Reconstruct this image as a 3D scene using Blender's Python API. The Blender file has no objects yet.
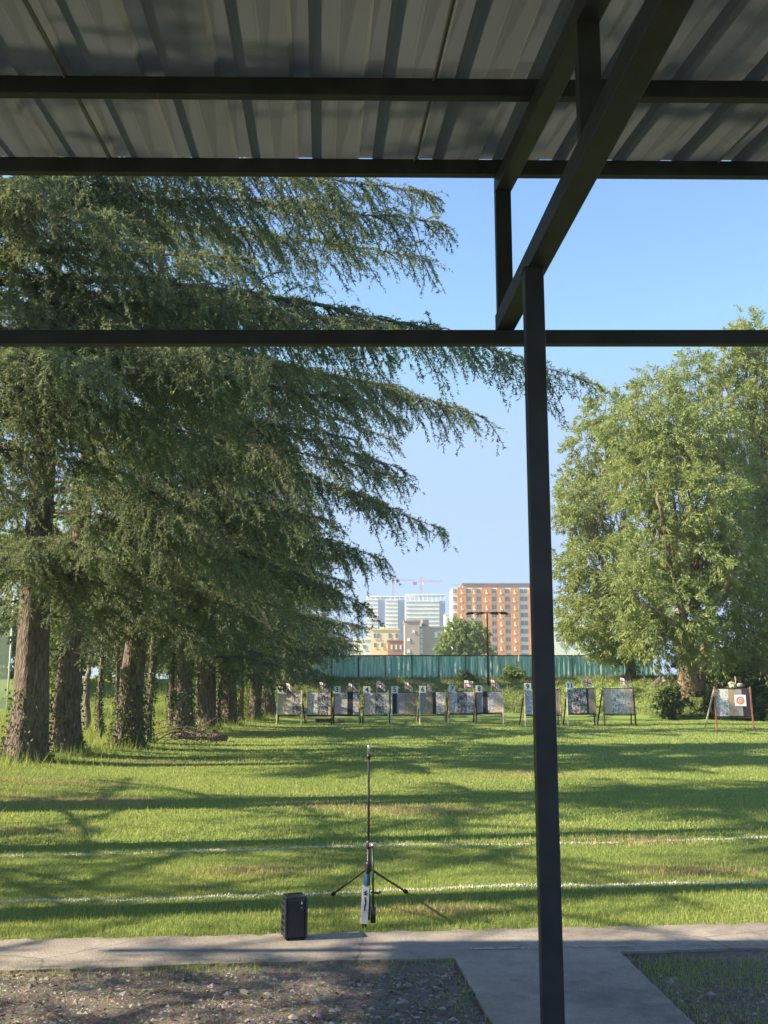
import bpy, bmesh, math, random
import numpy as np
from mathutils import Vector, Matrix
R = math.radians
random.seed(7)
SC = bpy.context.scene
COL = SC.collection

# ------------------------------------------------------------------ camera
F, CX, CY, HZ, CAMH = 1000.0, 384.0, 512.0, 683.0, 1.7
PITCH = math.atan((HZ - CY) / F)
cp, sp = math.cos(PITCH), math.sin(PITCH)
cam = bpy.data.cameras.new('camera')
cam.sensor_fit = 'VERTICAL'; cam.sensor_height = 24.0; cam.sensor_width = 18.0
cam.lens = 24.0 * F / 1024.0
cam.clip_start = 0.05; cam.clip_end = 6000
camo = bpy.data.objects.new('camera', cam); COL.objects.link(camo)
camo.location = (0, 0, CAMH); camo.rotation_euler = (R(90) + PITCH, 0, 0)
SC.camera = camo

def ray(px, py):
    u, v = px - CX, CY - py
    return Vector((u, F * cp - v * sp, v * cp + F * sp))
def at(px, py, Y):
    d = ray(px, py); s = Y / d.y
    return Vector((d.x * s, Y, CAMH + d.z * s))
def gnd(px, py, z=0.0):
    d = ray(px, py); s = (z - CAMH) / d.z
    return Vector((d.x * s, d.y * s, z))

# ------------------------------------------------------------------ materials
def newmat(name):
    m = bpy.data.materials.new(name); m.use_nodes = True
    nt = m.node_tree; nt.nodes.clear()
    out = nt.nodes.new('ShaderNodeOutputMaterial')
    return m, nt, out
def N(nt, typ, **kw):
    n = nt.nodes.new(typ)
    for k, v in kw.items():
        if k.startswith('i_'): n.inputs[k[2:].replace('_', ' ')].default_value = v
        else: setattr(n, k, v)
    return n
def L(nt, a, b): nt.links.new(a, b)
def ramp(nt, stops, interp='LINEAR'):
    n = nt.nodes.new('ShaderNodeValToRGB'); cr = n.color_ramp; cr.interpolation = interp
    while len(cr.elements) < len(stops): cr.elements.new(0.5)
    for e, (p, c) in zip(cr.elements, stops):
        e.position = p; e.color = (c[0], c[1], c[2], 1)
    return n
def coords(nt, kind='Object', scale=(1, 1, 1)):
    tc = nt.nodes.new('ShaderNodeTexCoord'); mp = nt.nodes.new('ShaderNodeMapping')
    mp.inputs['Scale'].default_value = scale
    L(nt, tc.outputs[kind], mp.inputs['Vector']); return mp.outputs['Vector']
def noise(nt, vec, scale, detail=4, rough=.55):
    n = nt.nodes.new('ShaderNodeTexNoise'); n.inputs['Scale'].default_value = scale
    n.inputs['Detail'].default_value = detail; n.inputs['Roughness'].default_value = rough
    if vec is not None: L(nt, vec, n.inputs['Vector'])
    return n
def mixc(nt, fac, a, b, mode='MIX'):
    n = nt.nodes.new('ShaderNodeMix'); n.data_type = 'RGBA'; n.blend_type = mode
    for sock, v in ((n.inputs[0], fac), (n.inputs[6], a), (n.inputs[7], b)):
        if hasattr(v, 'links'): L(nt, v, sock)
        elif isinstance(v, (int, float)): sock.default_value = v
        else: sock.default_value = (v[0], v[1], v[2], 1)
    return n.outputs[2]
def bump(nt, h, strength=.3, dist=.02):
    b = nt.nodes.new('ShaderNodeBump'); b.inputs['Strength'].default_value = strength
    b.inputs['Distance'].default_value = dist; L(nt, h, b.inputs['Height']); return b.outputs['Normal']
def bsdf(nt, out, col, rough=.7, metal=0, spec=.3, normal=None):
    p = nt.nodes.new('ShaderNodeBsdfPrincipled')
    if hasattr(col, 'links'): L(nt, col, p.inputs['Base Color'])
    else: p.inputs['Base Color'].default_value = (col[0], col[1], col[2], 1)
    if hasattr(rough, 'links'): L(nt, rough, p.inputs['Roughness'])
    else: p.inputs['Roughness'].default_value = rough
    p.inputs['Metallic'].default_value = metal
    p.inputs['Specular IOR Level'].default_value = spec
    if normal is not None: L(nt, normal, p.inputs['Normal'])
    if out is not None: L(nt, p.outputs[0], out.inputs[0])
    return p
def noisy(name, c1, c2, scale=6, rough=.7, spec=.3, b=.2, bd=.01, metal=0, detail=6, lo=.35, hi=.65, vs=(1, 1, 1)):
    m, nt, out = newmat(name); v = coords(nt, 'Object', vs)
    n = noise(nt, v, scale, detail); r = ramp(nt, [(lo, c1), (hi, c2)]); L(nt, n.outputs[0], r.inputs[0])
    n2 = noise(nt, v, scale * 7, 3)
    bsdf(nt, out, r.outputs[0], rough, metal, spec, bump(nt, n2.outputs[0], b, bd)); return m
def leafmat(name, stops, trans=.35, tcol=(.16, .22, .03), rough=.55, big=.35, bigamt=.5, spec=.25):
    m, nt, out = newmat(name)
    g = nt.nodes.new('ShaderNodeNewGeometry')
    v = coords(nt, 'Object'); n = noise(nt, v, big, 5, .62)
    add = N(nt, 'ShaderNodeMath', operation='MULTIPLY_ADD'); add.inputs[1].default_value = 1 - bigamt
    L(nt, g.outputs['Random Per Island'], add.inputs[0])
    ml = N(nt, 'ShaderNodeMath', operation='MULTIPLY'); ml.inputs[1].default_value = bigamt
    L(nt, n.outputs[0], ml.inputs[0]); L(nt, ml.outputs[0], add.inputs[2])
    r = ramp(nt, stops); L(nt, add.outputs[0], r.inputs[0])
    p = bsdf(nt, None, r.outputs[0], rough, 0, spec)
    t = nt.nodes.new('ShaderNodeBsdfTranslucent')
    L(nt, mixc(nt, .5, r.outputs[0], tcol), t.inputs[0])
    mx = nt.nodes.new('ShaderNodeMixShader'); mx.inputs[0].default_value = trans
    L(nt, p.outputs[0], mx.inputs[1]); L(nt, t.outputs[0], mx.inputs[2]); L(nt, mx.outputs[0], out.inputs[0])
    return m

M = {}
M['needle'] = leafmat('cedar_needles', [(.1, (.062, .100, .078)), (.45, (.122, .172, .118)), (.72, (.22, .265, .14)), (.92, (.38, .42, .18))], .38, (.34, .37, .08), big=.6)  # brightest ramp stop paints sunlit flecks into random needles
M['euc'] = leafmat('willowy_leaves', [(.1, (.125, .175, .062)), (.5, (.235, .30, .098)), (.9, (.37, .415, .16))], .38, (.44, .44, .12), rough=.58, spec=.3, big=.3)
M['broad'] = leafmat('broad_leaves', [(.1, (.10, .16, .04)), (.5, (.20, .28, .065)), (.9, (.32, .38, .10))], .45, (.42, .48, .08), big=.5)
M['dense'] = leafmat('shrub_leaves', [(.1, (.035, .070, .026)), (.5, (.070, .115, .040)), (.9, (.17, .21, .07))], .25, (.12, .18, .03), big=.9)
M['ivy'] = leafmat('ivy_leaves', [(.1, (.04, .08, .025)), (.5, (.075, .125, .036)), (.9, (.17, .22, .06))], .25, (.12, .18, .03), big=1.2)
M['blade'] = leafmat('grass_blades', [(.15, (.145, .235, .075)), (.45, (.265, .345, .10)), (.66, (.42, .435, .14)), (.90, (.60, .52, .27))], .4, (.36, .40, .08), big=.45, bigamt=.62)
M['weed'] = leafmat('tall_weeds', [(.15, (.16, .23, .05)), (.5, (.30, .37, .09)), (.9, (.50, .49, .20))], .45, (.4, .42, .08), big=.5)
M['bank_blade'] = leafmat('rough_bank_grass', [(.15, (.09, .125, .05)), (.5, (.17, .20, .08)), (.9, (.31, .30, .15))], .3, (.26, .28, .08), big=.35, bigamt=.6)
M['chalk_blade'] = noisy('chalked_grass', (.62, .62, .57), (.80, .80, .76), 9)
M['litter'] = leafmat('dead_leaves', [(.1, (.07, .045, .028)), (.5, (.18, .13, .09)), (.9, (.34, .29, .225))], .1, (.2, .12, .05), big=1.5, bigamt=.3)
def bark(name, c1, c2, c3, vs=(13, 13, 3.2)):
    m, nt, out = newmat(name); v = coords(nt, 'Object', vs)
    n = noise(nt, v, 1.6, 8, .65); r = ramp(nt, [(.3, c1), (.5, c2), (.72, c3)]); L(nt, n.outputs[0], r.inputs[0])
    vo = N(nt, 'ShaderNodeTexVoronoi'); vo.inputs['Scale'].default_value = 2.2; L(nt, v, vo.inputs['Vector'])
    ad = N(nt, 'ShaderNodeMath', operation='ADD'); L(nt, n.outputs[0], ad.inputs[0]); L(nt, vo.outputs[0], ad.inputs[1])
    bsdf(nt, out, r.outputs[0], .9, 0, .15, bump(nt, ad.outputs[0], .9, .06)); return m
M['bark'] = bark('cedar_bark', (.052, .040, .034), (.155, .118, .098), (.30, .24, .20))
M['bark_grey'] = bark('grey_bark', (.09, .08, .06), (.21, .185, .15), (.38, .34, .28))
M['bark_red'] = bark('peeling_red_bark', (.085, .060, .046), (.19, .135, .10), (.38, .29, .22), (3, 3, 1))

def lawn_mat():
    m, nt, out = newmat('lawn'); v = coords(nt, 'Object')
    a = noise(nt, v, .28, 5, .6); b = noise(nt, v, 3.1, 4, .6); c = noise(nt, v, 38, 3, .7)
    s = mixc(nt, .45, a.outputs[0], b.outputs[0]); s = mixc(nt, .42, s, c.outputs[0])
    r = ramp(nt, [(.33, (.090, .150, .042)), (.47, (.165, .240, .060)), (.57, (.24, .29, .08)), (.68, (.34, .31, .14))])
    L(nt, s, r.inputs[0])
    bsdf(nt, out, r.outputs[0], .9, 0, .1, bump(nt, c.outputs[0], .8, .04)); return m
M['lawn'] = lawn_mat()
def soil_mat():
    m, nt, out = newmat('soil_and_leaf_litter'); v = coords(nt, 'Object')
    a = noise(nt, v, 1.1, 5, .6); c = noise(nt, v, 45, 5, .7)
    vo = N(nt, 'ShaderNodeTexVoronoi'); vo.inputs['Scale'].default_value = 34; L(nt, v, vo.inputs['Vector'])
    s = mixc(nt, .5, a.outputs[0], c.outputs[0])
    r = ramp(nt, [(.32, (.085, .072, .060)), (.5, (.175, .150, .126)), (.68, (.30, .265, .23))]); L(nt, s, r.inputs[0])
    col = mixc(nt, .25, r.outputs[0], vo.outputs['Color'], 'SOFT_LIGHT')
    bsdf(nt, out, col, .95, 0, .1, bump(nt, c.outputs[0], .9, .03)); return m
M['soil'] = soil_mat()
def concrete_mat():
    m, nt, out = newmat('worn_concrete'); v = coords(nt, 'Object')
    a = noise(nt, v, 1.3, 6, .65); c = noise(nt, v, 60, 4, .7); d = noise(nt, v, 7, 5, .7)
    s = mixc(nt, .35, a.outputs[0], c.outputs[0]); s = mixc(nt, .3, s, d.outputs[0])
    r = ramp(nt, [(.33, (.175, .15, .125)), (.5, (.29, .255, .215)), (.66, (.40, .36, .31))]); L(nt, s, r.inputs[0])
    wv = noise(nt, v, 2.5, 4, .6); vv = mixc(nt, .12, v, wv.outputs['Color'])
    vo = N(nt, 'ShaderNodeTexVoronoi', feature='DISTANCE_TO_EDGE'); vo.inputs['Scale'].default_value = .42; L(nt, vv, vo.inputs['Vector'])
    cr = ramp(nt, [(.0015, (.55, .55, .55)), (.004, (0, 0, 0))]); L(nt, vo.outputs['Distance'], cr.inputs[0])
    st = noise(nt, v, .75, 5, .7); sr = ramp(nt, [(.52, (0, 0, 0)), (.68, (1, 1, 1))]); L(nt, st.outputs[0], sr.inputs[0])
    col = mixc(nt, sr.outputs[0], r.outputs[0], (.135, .122, .104)); col = mixc(nt, cr.outputs[0], col, (.07, .06, .05))
    bsdf(nt, out, col, .9, 0, .2, bump(nt, c.outputs[0], .6, .015)); return m
M['concrete'] = concrete_mat()
M['stone'] = leafmat('small_stones', [(.1, (.12, .10, .085)), (.5, (.24, .21, .18)), (.9, (.50, .47, .43))], 0.0)
def steel_mat():
    m, nt, out = newmat('dark_painted_steel'); v = coords(nt, 'Object')
    n = noise(nt, v, 5, 6); r = ramp(nt, [(.35, (.020, .021, .026)), (.65, (.034, .036, .042))]); L(nt, n.outputs[0], r.inputs[0])
    k = noise(nt, v, 14, 6, .7); rr = ramp(nt, [(.66, (0, 0, 0)), (.72, (1, 1, 1))]); L(nt, k.outputs[0], rr.inputs[0])
    col = mixc(nt, rr.outputs[0], r.outputs[0], (.13, .075, .045)); f = noise(nt, v, 60, 3)
    bsdf(nt, out, col, .5, 0, .35, bump(nt, f.outputs[0], .25, .004)); return m
M['steel'] = steel_mat()
M['roof'] = noisy('galvanised_roof_sheet', (.212, .220, .208), (.230, .238, .226), 2.5, .75, .2, .03, .003, 0, vs=(1, .25, 1))
M['black'] = noisy('black_plastic', (.022, .023, .025), (.036, .037, .040), 20, .38, .5, .2, .002)
M['grille'] = noisy('speaker_grille', (.012, .013, .015), (.035, .036, .040), 160, .5, .4, .6, .004)
M['rubber'] = noisy('rubber', (.012, .012, .012), (.02, .02, .02), 20, .8, .2)
M['chrome'] = noisy('satin_metal', (.5, .5, .5), (.7, .7, .7), 8, .3, .5, .05, .002, .9)
M['whiteplastic'] = noisy('white_plastic', (.62, .62, .60), (.82, .82, .80), 12, .5, .4, .1, .003)
M['blue_cloth'] = noisy('blue_tape', (.03, .08, .18), (.06, .14, .28), 20, .6)
M['wood'] = noisy('weathered_timber', (.20, .15, .095), (.42, .34, .235), 4, .85, .2, .4, .006, vs=(8, 8, 1))
M['wood_dark'] = noisy('dark_timber', (.045, .036, .028), (.10, .08, .06), 4, .85, .2, .4, .006, vs=(8, 8, 1))
M['wood_pale'] = noisy('pale_timber', (.46, .41, .32), (.68, .63, .52), 4, .8, .2, .3, .006, vs=(8, 8, 1))
M['wood_red'] = noisy('reddish_timber', (.24, .08, .055), (.40, .17, .12), 4, .8, .2, .3, .006, vs=(8, 8, 1))
def speckle(name, a, b, sc=30, thr=.5, w=.06):
    m, nt, out = newmat(name); v = coords(nt, 'Object', (1, 1, 1))
    n = noise(nt, v, sc, 3, .7); n2 = noise(nt, v, sc * .28, 3, .6)
    s = mixc(nt, .35, n.outputs[0], n2.outputs[0])
    r = ramp(nt, [(thr - w, a), (thr + w, b)]); L(nt, s, r.inputs[0])
    bsdf(nt, out, r.outputs[0], .9, 0, .15, bump(nt, n.outputs[0], .5, .01)); return m
M['foam_speck'] = speckle('speckled_recycled_foam', (.15, .14, .135), (.76, .72, .67), 20, .48, .09)
M['foam_speckdark'] = speckle('dark_speckled_foam', (.075, .07, .07), (.60, .575, .55), 20, .53, .08)
M['foam_pink'] = speckle('pinkish_speckled_foam', (.34, .26, .225), (.78, .67, .59), 14, .5, .12)
M['foam_grey'] = noisy('grey_blue_foam', (.25, .235, .24), (.35, .335, .335), 9, .9)
M['foam_dark'] = noisy('dark_foam', (.022, .024, .034), (.045, .046, .06), 9, .9)
M['foam_tan'] = noisy('tan_foam', (.25, .205, .14), (.37, .31, .22), 9, .9)
M['foam_beige'] = noisy('beige_foam', (.46, .37, .30), (.62, .52, .44), 9, .9)
M['paper'] = noisy('white_paper', (.72, .72, .71), (.82, .82, .80), 5, .8)
M['ink'] = noisy('black_ink', (.015, .015, .02), (.03, .03, .04), 5, .7)
M['red'] = noisy('flag_red', (.50, .05, .05), (.62, .09, .08), 9, .8)
M['paper_red'] = noisy('print_red', (.55, .13, .10), (.66, .2, .16), 9, .8)
M['paper_blue'] = noisy('print_blue', (.16, .28, .45), (.22, .34, .5), 9, .8)
M['paper_yellow'] = noisy('print_yellow', (.70, .52, .16), (.78, .6, .2), 9, .8)
M['fence_steel'] = noisy('fence_steel', (.02, .035, .032), (.045, .065, .058), 5, .7)
M['lamp_steel'] = noisy('rusty_lamp_steel', (.045, .022, .022), (.085, .045, .042), 3, .7)
def netmat(name, c1, c2, c3, trans=.55):
    m, nt, out = newmat(name); v = coords(nt, 'Object', (7, 1, .4))
    n = noise(nt, v, 1.0, 6, .72); r = ramp(nt, [(.36, c1), (.5, c2), (.66, c3)]); L(nt, n.outputs[0], r.inputs[0])
    p = bsdf(nt, None, r.outputs[0], .6, 0, .3)
    t = nt.nodes.new('ShaderNodeBsdfTranslucent'); L(nt, r.outputs[0], t.inputs[0])
    mx = nt.nodes.new('ShaderNodeMixShader'); mx.inputs[0].default_value = trans
    L(nt, p.outputs[0], mx.inputs[1]); L(nt, t.outputs[0], mx.inputs[2]); L(nt, mx.outputs[0], out.inputs[0]); return m
M['net1'] = netmat('green_windbreak_net', (.10, .28, .21), (.29, .52, .41), (.80, .88, .76))
M['net2'] = netmat('faded_green_net', (.15, .32, .23), (.38, .58, .45), (.80, .86, .76))
M['net_pale'] = netmat('pale_sports_net', (.42, .50, .42), (.48, .56, .47), (.54, .61, .53))
nt_ = M['net_pale'].node_tree; o_ = [n for n in nt_.nodes if n.type == 'OUTPUT_MATERIAL'][0]; src_ = o_.inputs[0].links[0].from_socket
tr_ = nt_.nodes.new('ShaderNodeBsdfTransparent'); mt_ = nt_.nodes.new('ShaderNodeMixShader'); mt_.inputs[0].default_value = .55; nt_.links.new(src_, mt_.inputs[1]); nt_.links.new(tr_.outputs[0], mt_.inputs[2]); nt_.links.new(mt_.outputs[0], o_.inputs[0])
def wallmat(name, c, j=.12, sc=.15): return noisy(name, tuple(x * (1 - j) for x in c), tuple(min(1, x * (1 + j)) for x in c), sc, .9, .1, .05, .02)
M['b_orange'] = wallmat('orange_brick', (.68, .27, .085))
M['b_white'] = wallmat('white_render', (.78, .76, .72), .05)
M['b_cream'] = wallmat('cream_render', (.74, .66, .38), .06)
M['b_brown'] = wallmat('grey_brown_render', (.42, .33, .30), .06)
M['b_dkbrown'] = wallmat('dark_grey_block', (.22, .19, .20), .06)
M['b_rust'] = wallmat('rust_brick', (.43, .215, .145), .08)
M['b_tower'] = wallmat('pale_tower_cladding', (.74, .73, .69), .05)
M['b_slab'] = wallmat('tower_slab_edge', (.82, .80, .76), .05)
M['b_blue'] = wallmat('blue_glass_and_shaded_wall', (.17, .27, .44), .08)  # penthouse glass, and the painted shade on the tower sides
M['b_glass'] = noisy('window_glass', (.11, .14, .20), (.20, .24, .31), .3, .25, .5, 0, .01)
M['b_pane'] = noisy('pale_glazing', (.46, .47, .48), (.58, .58, .57), .3, .4, .5, 0, .01)
M['b_slate'] = wallmat('brown_penthouse', (.30, .24, .19), .1)
M['crane'] = noisy('crane_red_paint', (.50, .24, .2), (.60, .33, .27), .5, .7)

# ------------------------------------------------------------------ object helpers
def tag(o, label=None, cat=None, group=None, kind=None):
    if label: o['label'] = label
    if cat: o['category'] = cat
    if group: o['group'] = group
    if kind: o['kind'] = kind
    return o
def empty(name, loc, rz=0, **kw):
    o = bpy.data.objects.new(name, None); COL.objects.link(o)
    o.location = loc; o.rotation_euler = (0, 0, rz); o.empty_display_size = .2
    return tag(o, **kw)
def link(name, me, parent=None, **kw):
    o = bpy.data.objects.new(name, me); COL.objects.link(o)
    if parent is not None: o.parent = parent
    return tag(o, **kw)
def from_bm(name, bm, mat, parent=None, smooth=False, **kw):
    me = bpy.data.meshes.new(name); bm.normal_update(); bm.to_mesh(me); bm.free()
    for m in (mat if isinstance(mat, (list, tuple)) else [mat]): me.materials.append(m)
    if smooth: me.polygons.foreach_set('use_smooth', [True] * len(me.polygons))
    return link(name, me, parent, **kw)
def np_mesh(name, V, Fc, mat, smooth=False):
    V = np.asarray(V, np.float32); Fc = np.asarray(Fc, np.int32); k = Fc.shape[1]; n = len(Fc)
    me = bpy.data.meshes.new(name); me.vertices.add(len(V)); me.vertices.foreach_set('co', V.ravel())
    me.loops.add(n * k); me.loops.foreach_set('vertex_index', Fc.ravel())
    me.polygons.add(n); me.polygons.foreach_set('loop_start', np.arange(0, n * k, k, dtype=np.int32))
    me.polygons.foreach_set('use_smooth', np.full(n, smooth))
    me.update(calc_edges=True); me.materials.append(mat); return me
def box(bm, c, s, rot=None, bev=0, mi=0):
    r = bmesh.ops.create_cube(bm, size=1.0); vs = r['verts']
    bmesh.ops.scale(bm, vec=s, verts=vs)
    fs = list({f for v in vs for f in v.link_faces})
    if bev:
        es = list({e for v in vs for e in v.link_edges})
        rb = bmesh.ops.bevel(bm, geom=es, offset=bev, segments=2, affect='EDGES', profile=.5)
        vs = list({v for f in rb['faces'] for v in f.verts} | {v for v in vs if v.is_valid})
        fs = list({f for v in vs for f in v.link_faces})
    if rot is not None: bmesh.ops.transform(bm, matrix=rot.to_4x4() if hasattr(rot, 'to_4x4') else rot, verts=vs)
    bmesh.ops.translate(bm, vec=c, verts=vs)
    for f in fs: f.material_index = mi
    return vs
def bar(bm, a, b, w, h, up=Vector((0, 0, 1)), bev=0, mi=0):
    a, b = Vector(a), Vector(b); d = b - a; ln = d.length; z = d.normalized()
    x = up.cross(z)
    if x.length < 1e-4: x = Vector((1, 0, 0))
    x.normalize(); y = z.cross(x)
    m = Matrix((x, y, z)).transposed()
    return box(bm, (a + b) / 2, (w, h, ln), m, bev, mi)
def tube(bm, pts, rad, n=10, mi=0, cap=True):
    pts = [Vector(p) for p in pts]
    if not hasattr(rad, '__len__'): rad = [rad] * len(pts)
    rings = []; px = None
    for i, p in enumerate(pts):
        d = (pts[min(i + 1, len(pts) - 1)] - pts[max(i - 1, 0)]).normalized()
        if px is None:
            px = d.cross(Vector((0, 0, 1)))
            if px.length < .05: px = d.cross(Vector((0, 1, 0)))
        px = (px - d * px.dot(d)).normalized(); py = d.cross(px)
        rings.append([bm.verts.new(p + (px * math.cos(2 * math.pi * k / n) + py * math.sin(2 * math.pi * k / n)) * rad[i]) for k in range(n)])
    fs = []
    for a, b in zip(rings, rings[1:]):
        for k in range(n): fs.append(bm.faces.new((a[k], a[(k + 1) % n], b[(k + 1) % n], b[k])))
    if cap: fs.append(bm.faces.new(rings[0][::-1])); fs.append(bm.faces.new(rings[-1]))
    for f in fs: f.material_index = mi; f.smooth = True
def np_tubes(paths, n=6):
    Vs, Fs, off = [], [], 0
    ang = np.arange(n) * 2 * np.pi / n
    for P, rr in paths:
        P = np.asarray(P, float); k = len(P)
        d = np.gradient(P, axis=0); d /= np.linalg.norm(d, axis=1, keepdims=True) + 1e-9
        ref = np.where(np.abs(d[:, 2:3]) > .9, np.array([[1., 0, 0]]), np.array([[0, 0, 1.]]))
        if abs(d[0, 2]) > .9: ref[:] = (1, 0, 0)
        x = np.cross(d, ref); x /= np.linalg.norm(x, axis=1, keepdims=True) + 1e-9; y = np.cross(d, x)
        rr = np.asarray(rr, float).reshape(k, -1)
        ring = P[:, None] + (x[:, None] * np.cos(ang)[None, :, None] + y[:, None] * np.sin(ang)[None, :, None]) * (rr[:, :, None] if rr.shape[1] == n else rr[:, :1, None])
        Vs.append(ring.reshape(-1, 3))
        i = np.arange(k - 1)[:, None] * n; j = np.arange(n)[None]; j2 = (j + 1) % n
        Fs.append(np.stack([i + j, i + j2, i + n + j2, i + n + j], -1).reshape(-1, 4) + off); off += k * n
    return np.concatenate(Vs), np.concatenate(Fs)
def unit(a): return a / (np.linalg.norm(a, axis=-1, keepdims=True) + 1e-9)

# ------------------------------------------------------------------ ground, path, lines
def smooth01(t): t = np.clip(t, 0, 1); return t * t * (3 - 2 * t)
def height(x, y):
    x = np.asarray(x, float); y = np.asarray(y, float)
    right = smooth01((x - 9) / 5)
    foot = 53 - 5.5 * right
    h = 1.95 * smooth01((y - foot) / (8 - 1.5 * right))
    mound = .13 * np.exp(-((x + 7.4 - .045 * (y - 20)) / 1.6) ** 2) * smooth01((y - 13) / 4) * (1 - smooth01((y - 52) / 4))
    far = smooth01((y - 75) / 60)
    return h * (1 - .6 * far) + mound
def axis(a, b, fine_a, fine_b, step, grow=1.25):
    v = list(np.arange(fine_a, fine_b + 1e-6, step)); s = step; x = v[-1]
    while x < b: s *= grow; x += s; v.append(min(x, b))
    s = step; x = v[0]; lo = []
    while x > a: s *= grow; x -= s; lo.append(max(x, a))
    return np.array(lo[::-1] + v)
gx = axis(-2500, 2500, -24, 30, .6); gy = axis(-60, 4000, 2, 66, .6)
GX, GY = np.meshgrid(gx, gy)
V = np.stack([GX, GY, height(GX, GY)], -1).reshape(-1, 3); nx = len(gx)
ii, jj = np.meshgrid(np.arange(len(gy) - 1), np.arange(nx - 1), indexing='ij'); b0 = (ii * nx + jj).ravel()
link('ground', np_mesh('ground', V, np.stack([b0, b0 + 1, b0 + nx + 1, b0 + nx], -1), M['lawn'], True), kind='structure')

def sheet(name, poly, z, mat, thick=0, **kw):
    bm = bmesh.new(); vs = [bm.verts.new((p[0], p[1], z)) for p in poly]; f = bm.faces.new(vs)
    if thick:
        r = bmesh.ops.extrude_face_region(bm, geom=[f])
        bmesh.ops.translate(bm, vec=(0, 0, -thick), verts=[v for v in r['geom'] if isinstance(v, bmesh.types.BMVert)])
        bmesh.ops.recalc_face_normals(bm, faces=bm.faces)
    return from_bm(name, bm, mat, **kw)
far_px = [(-40, 944), (60, 942), (130, 941), (250, 938), (384, 935), (560, 931), (660, 929), (768, 926), (810, 925)]
near_px = [(-40, 975), (100, 972), (250, 966), (350, 964), (455, 962)]
near_r = [(620, 955), (700, 953), (810, 950)]
fe = [gnd(*p) for p in far_px]; ne = [gnd(*p) for p in near_px]; nr = [gnd(*p) for p in near_r]
def ext(a, b, x): t = (x - a.x) / (b.x - a.x); return a + (b - a) * t
def wob(pts, amp=.02, sub=14):
    out = []
    for a, b in zip(pts, pts[1:]):
        for k in range(sub):
            p = a.lerp(b, k / sub); out.append(Vector((p.x + random.uniform(-amp, amp) * .3, p.y + random.uniform(-amp, amp), 0)))
    out.append(pts[-1]); return out
FE = wob([ext(fe[0], fe[-1], -14)] + fe + [ext(fe[0], fe[-1], 14)], .03)
NL = wob([ext(ne[0], ne[-1], -14)] + ne, .012)
NR = wob(nr + [ext(nr[0], nr[-1], 14)], .012)
pl0, pl1 = gnd(455, 962), gnd(490, 1024); pr0, pr1 = gnd(620, 955), gnd(690, 1024)
plE = pl0 + (pl1 - pl0) * 3.2; prE = pr0 + (pr1 - pr0) * 2.9
PL = wob([pl0, pl1, plE], .014, 24); PR = wob([pr0, pr1, prE], .014, 24)
sheet('soil', [(-14, -4), (14, -4)] + [(x_, float(np.interp(x_, [p.x for p in NL] + [p.x for p in NR], [p.y for p in NL] + [p.y for p in NR])) + .22) for x_ in np.linspace(14, -14, 57)], .006, M['soil'], kind='structure')
poly = NL + PL[1:] + PR[::-1][:-1] + NR + FE[::-1]
sheet('path', poly, .022, M['concrete'], .05, kind='structure')
rng = np.random.default_rng(3)

def blades(P, h, w, lean=.5, mat=None, name='grass', curl=True):
    n = len(P); a = rng.uniform(0, 2 * np.pi, n); s = np.stack([np.cos(a), np.sin(a), 0 * a], -1)
    b = rng.uniform(0, 2 * np.pi, n); ln = np.abs(rng.normal(0, lean, n)); d = np.stack([np.cos(b) * ln, np.sin(b) * ln, np.ones(n)], -1)
    d = unit(d) * np.asarray(h).reshape(-1, 1); s = s * np.asarray(w).reshape(-1, 1) * .5
    V = np.stack([P - s, P + s, P + d], 1).reshape(-1, 3)
    return np_mesh(name, V, np.arange(3 * n).reshape(-1, 3), mat)
# distance to the path's far edge and to other areas
fex = np.array([p.x for p in FE]); fey = np.array([p.y for p in FE])
nex = np.array([p.x for p in NL] + [p.x for p in NR]); ney = np.array([p.y for p in NL] + [p.y for p in NR])
def lawn_pts(n, y0, y1, k=.46, pw=1.0):
    u = rng.uniform(0, 1, n); y = y0 + (y1 - y0) * u ** pw; x = rng.uniform(-1, 1, n) * (k * y + .5)
    return x, y
chunks = []
x, y = lawn_pts(420000, 5.9, 11, .5); keep = y > np.interp(x, fex, fey) - rng.exponential(.02, len(x)); x, y = x[keep], y[keep]
edge = np.exp(-(y - np.interp(x, fex, fey)) / .25)
P1 = np.stack([x, y, height(x, y)], -1); h1 = rng.gamma(5, .0052, len(x)) * (1 + .7 * edge * rng.random(len(x))); w1 = rng.uniform(.003, .0065, len(x))
x, y = lawn_pts(260000, 11, 22, .46); P2 = np.stack([x, y, height(x, y)], -1); h2 = rng.gamma(5, .0062, len(x)); w2 = rng.uniform(.008, .016, len(x))
x, y = lawn_pts(160000, 22, 46, .44); P3 = np.stack([x, y, height(x, y)], -1); h3 = rng.gamma(5, .007, len(x)); w3 = rng.uniform(.015, .035, len(x))
n = 700; x, y = lawn_pts(n, 7.5, 16, .46); P4 = np.stack([x, y, height(x, y)], -1); P3 = np.concatenate([P3, P4]); h3 = np.concatenate([h3, rng.uniform(.07, .17, n)]); w3 = np.concatenate([w3, rng.uniform(.003, .006, n)])
P = np.concatenate([P1, P2, P3]); hh = np.concatenate([h1, h2, h3]); ww = np.concatenate([w1, w2, w3])
link('lawn_grass', blades(P, hh, ww, .7, M['blade'], 'lawn_grass'), kind='stuff', label='short mown grass of the lawn')
M['straw'] = leafmat('dry_straw_grass', [(.1, (.22, .19, .09)), (.5, (.40, .33, .17)), (.9, (.58, .47, .28))], .3, (.4, .34, .12), big=1.2, bigamt=.3)
PT = []
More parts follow.
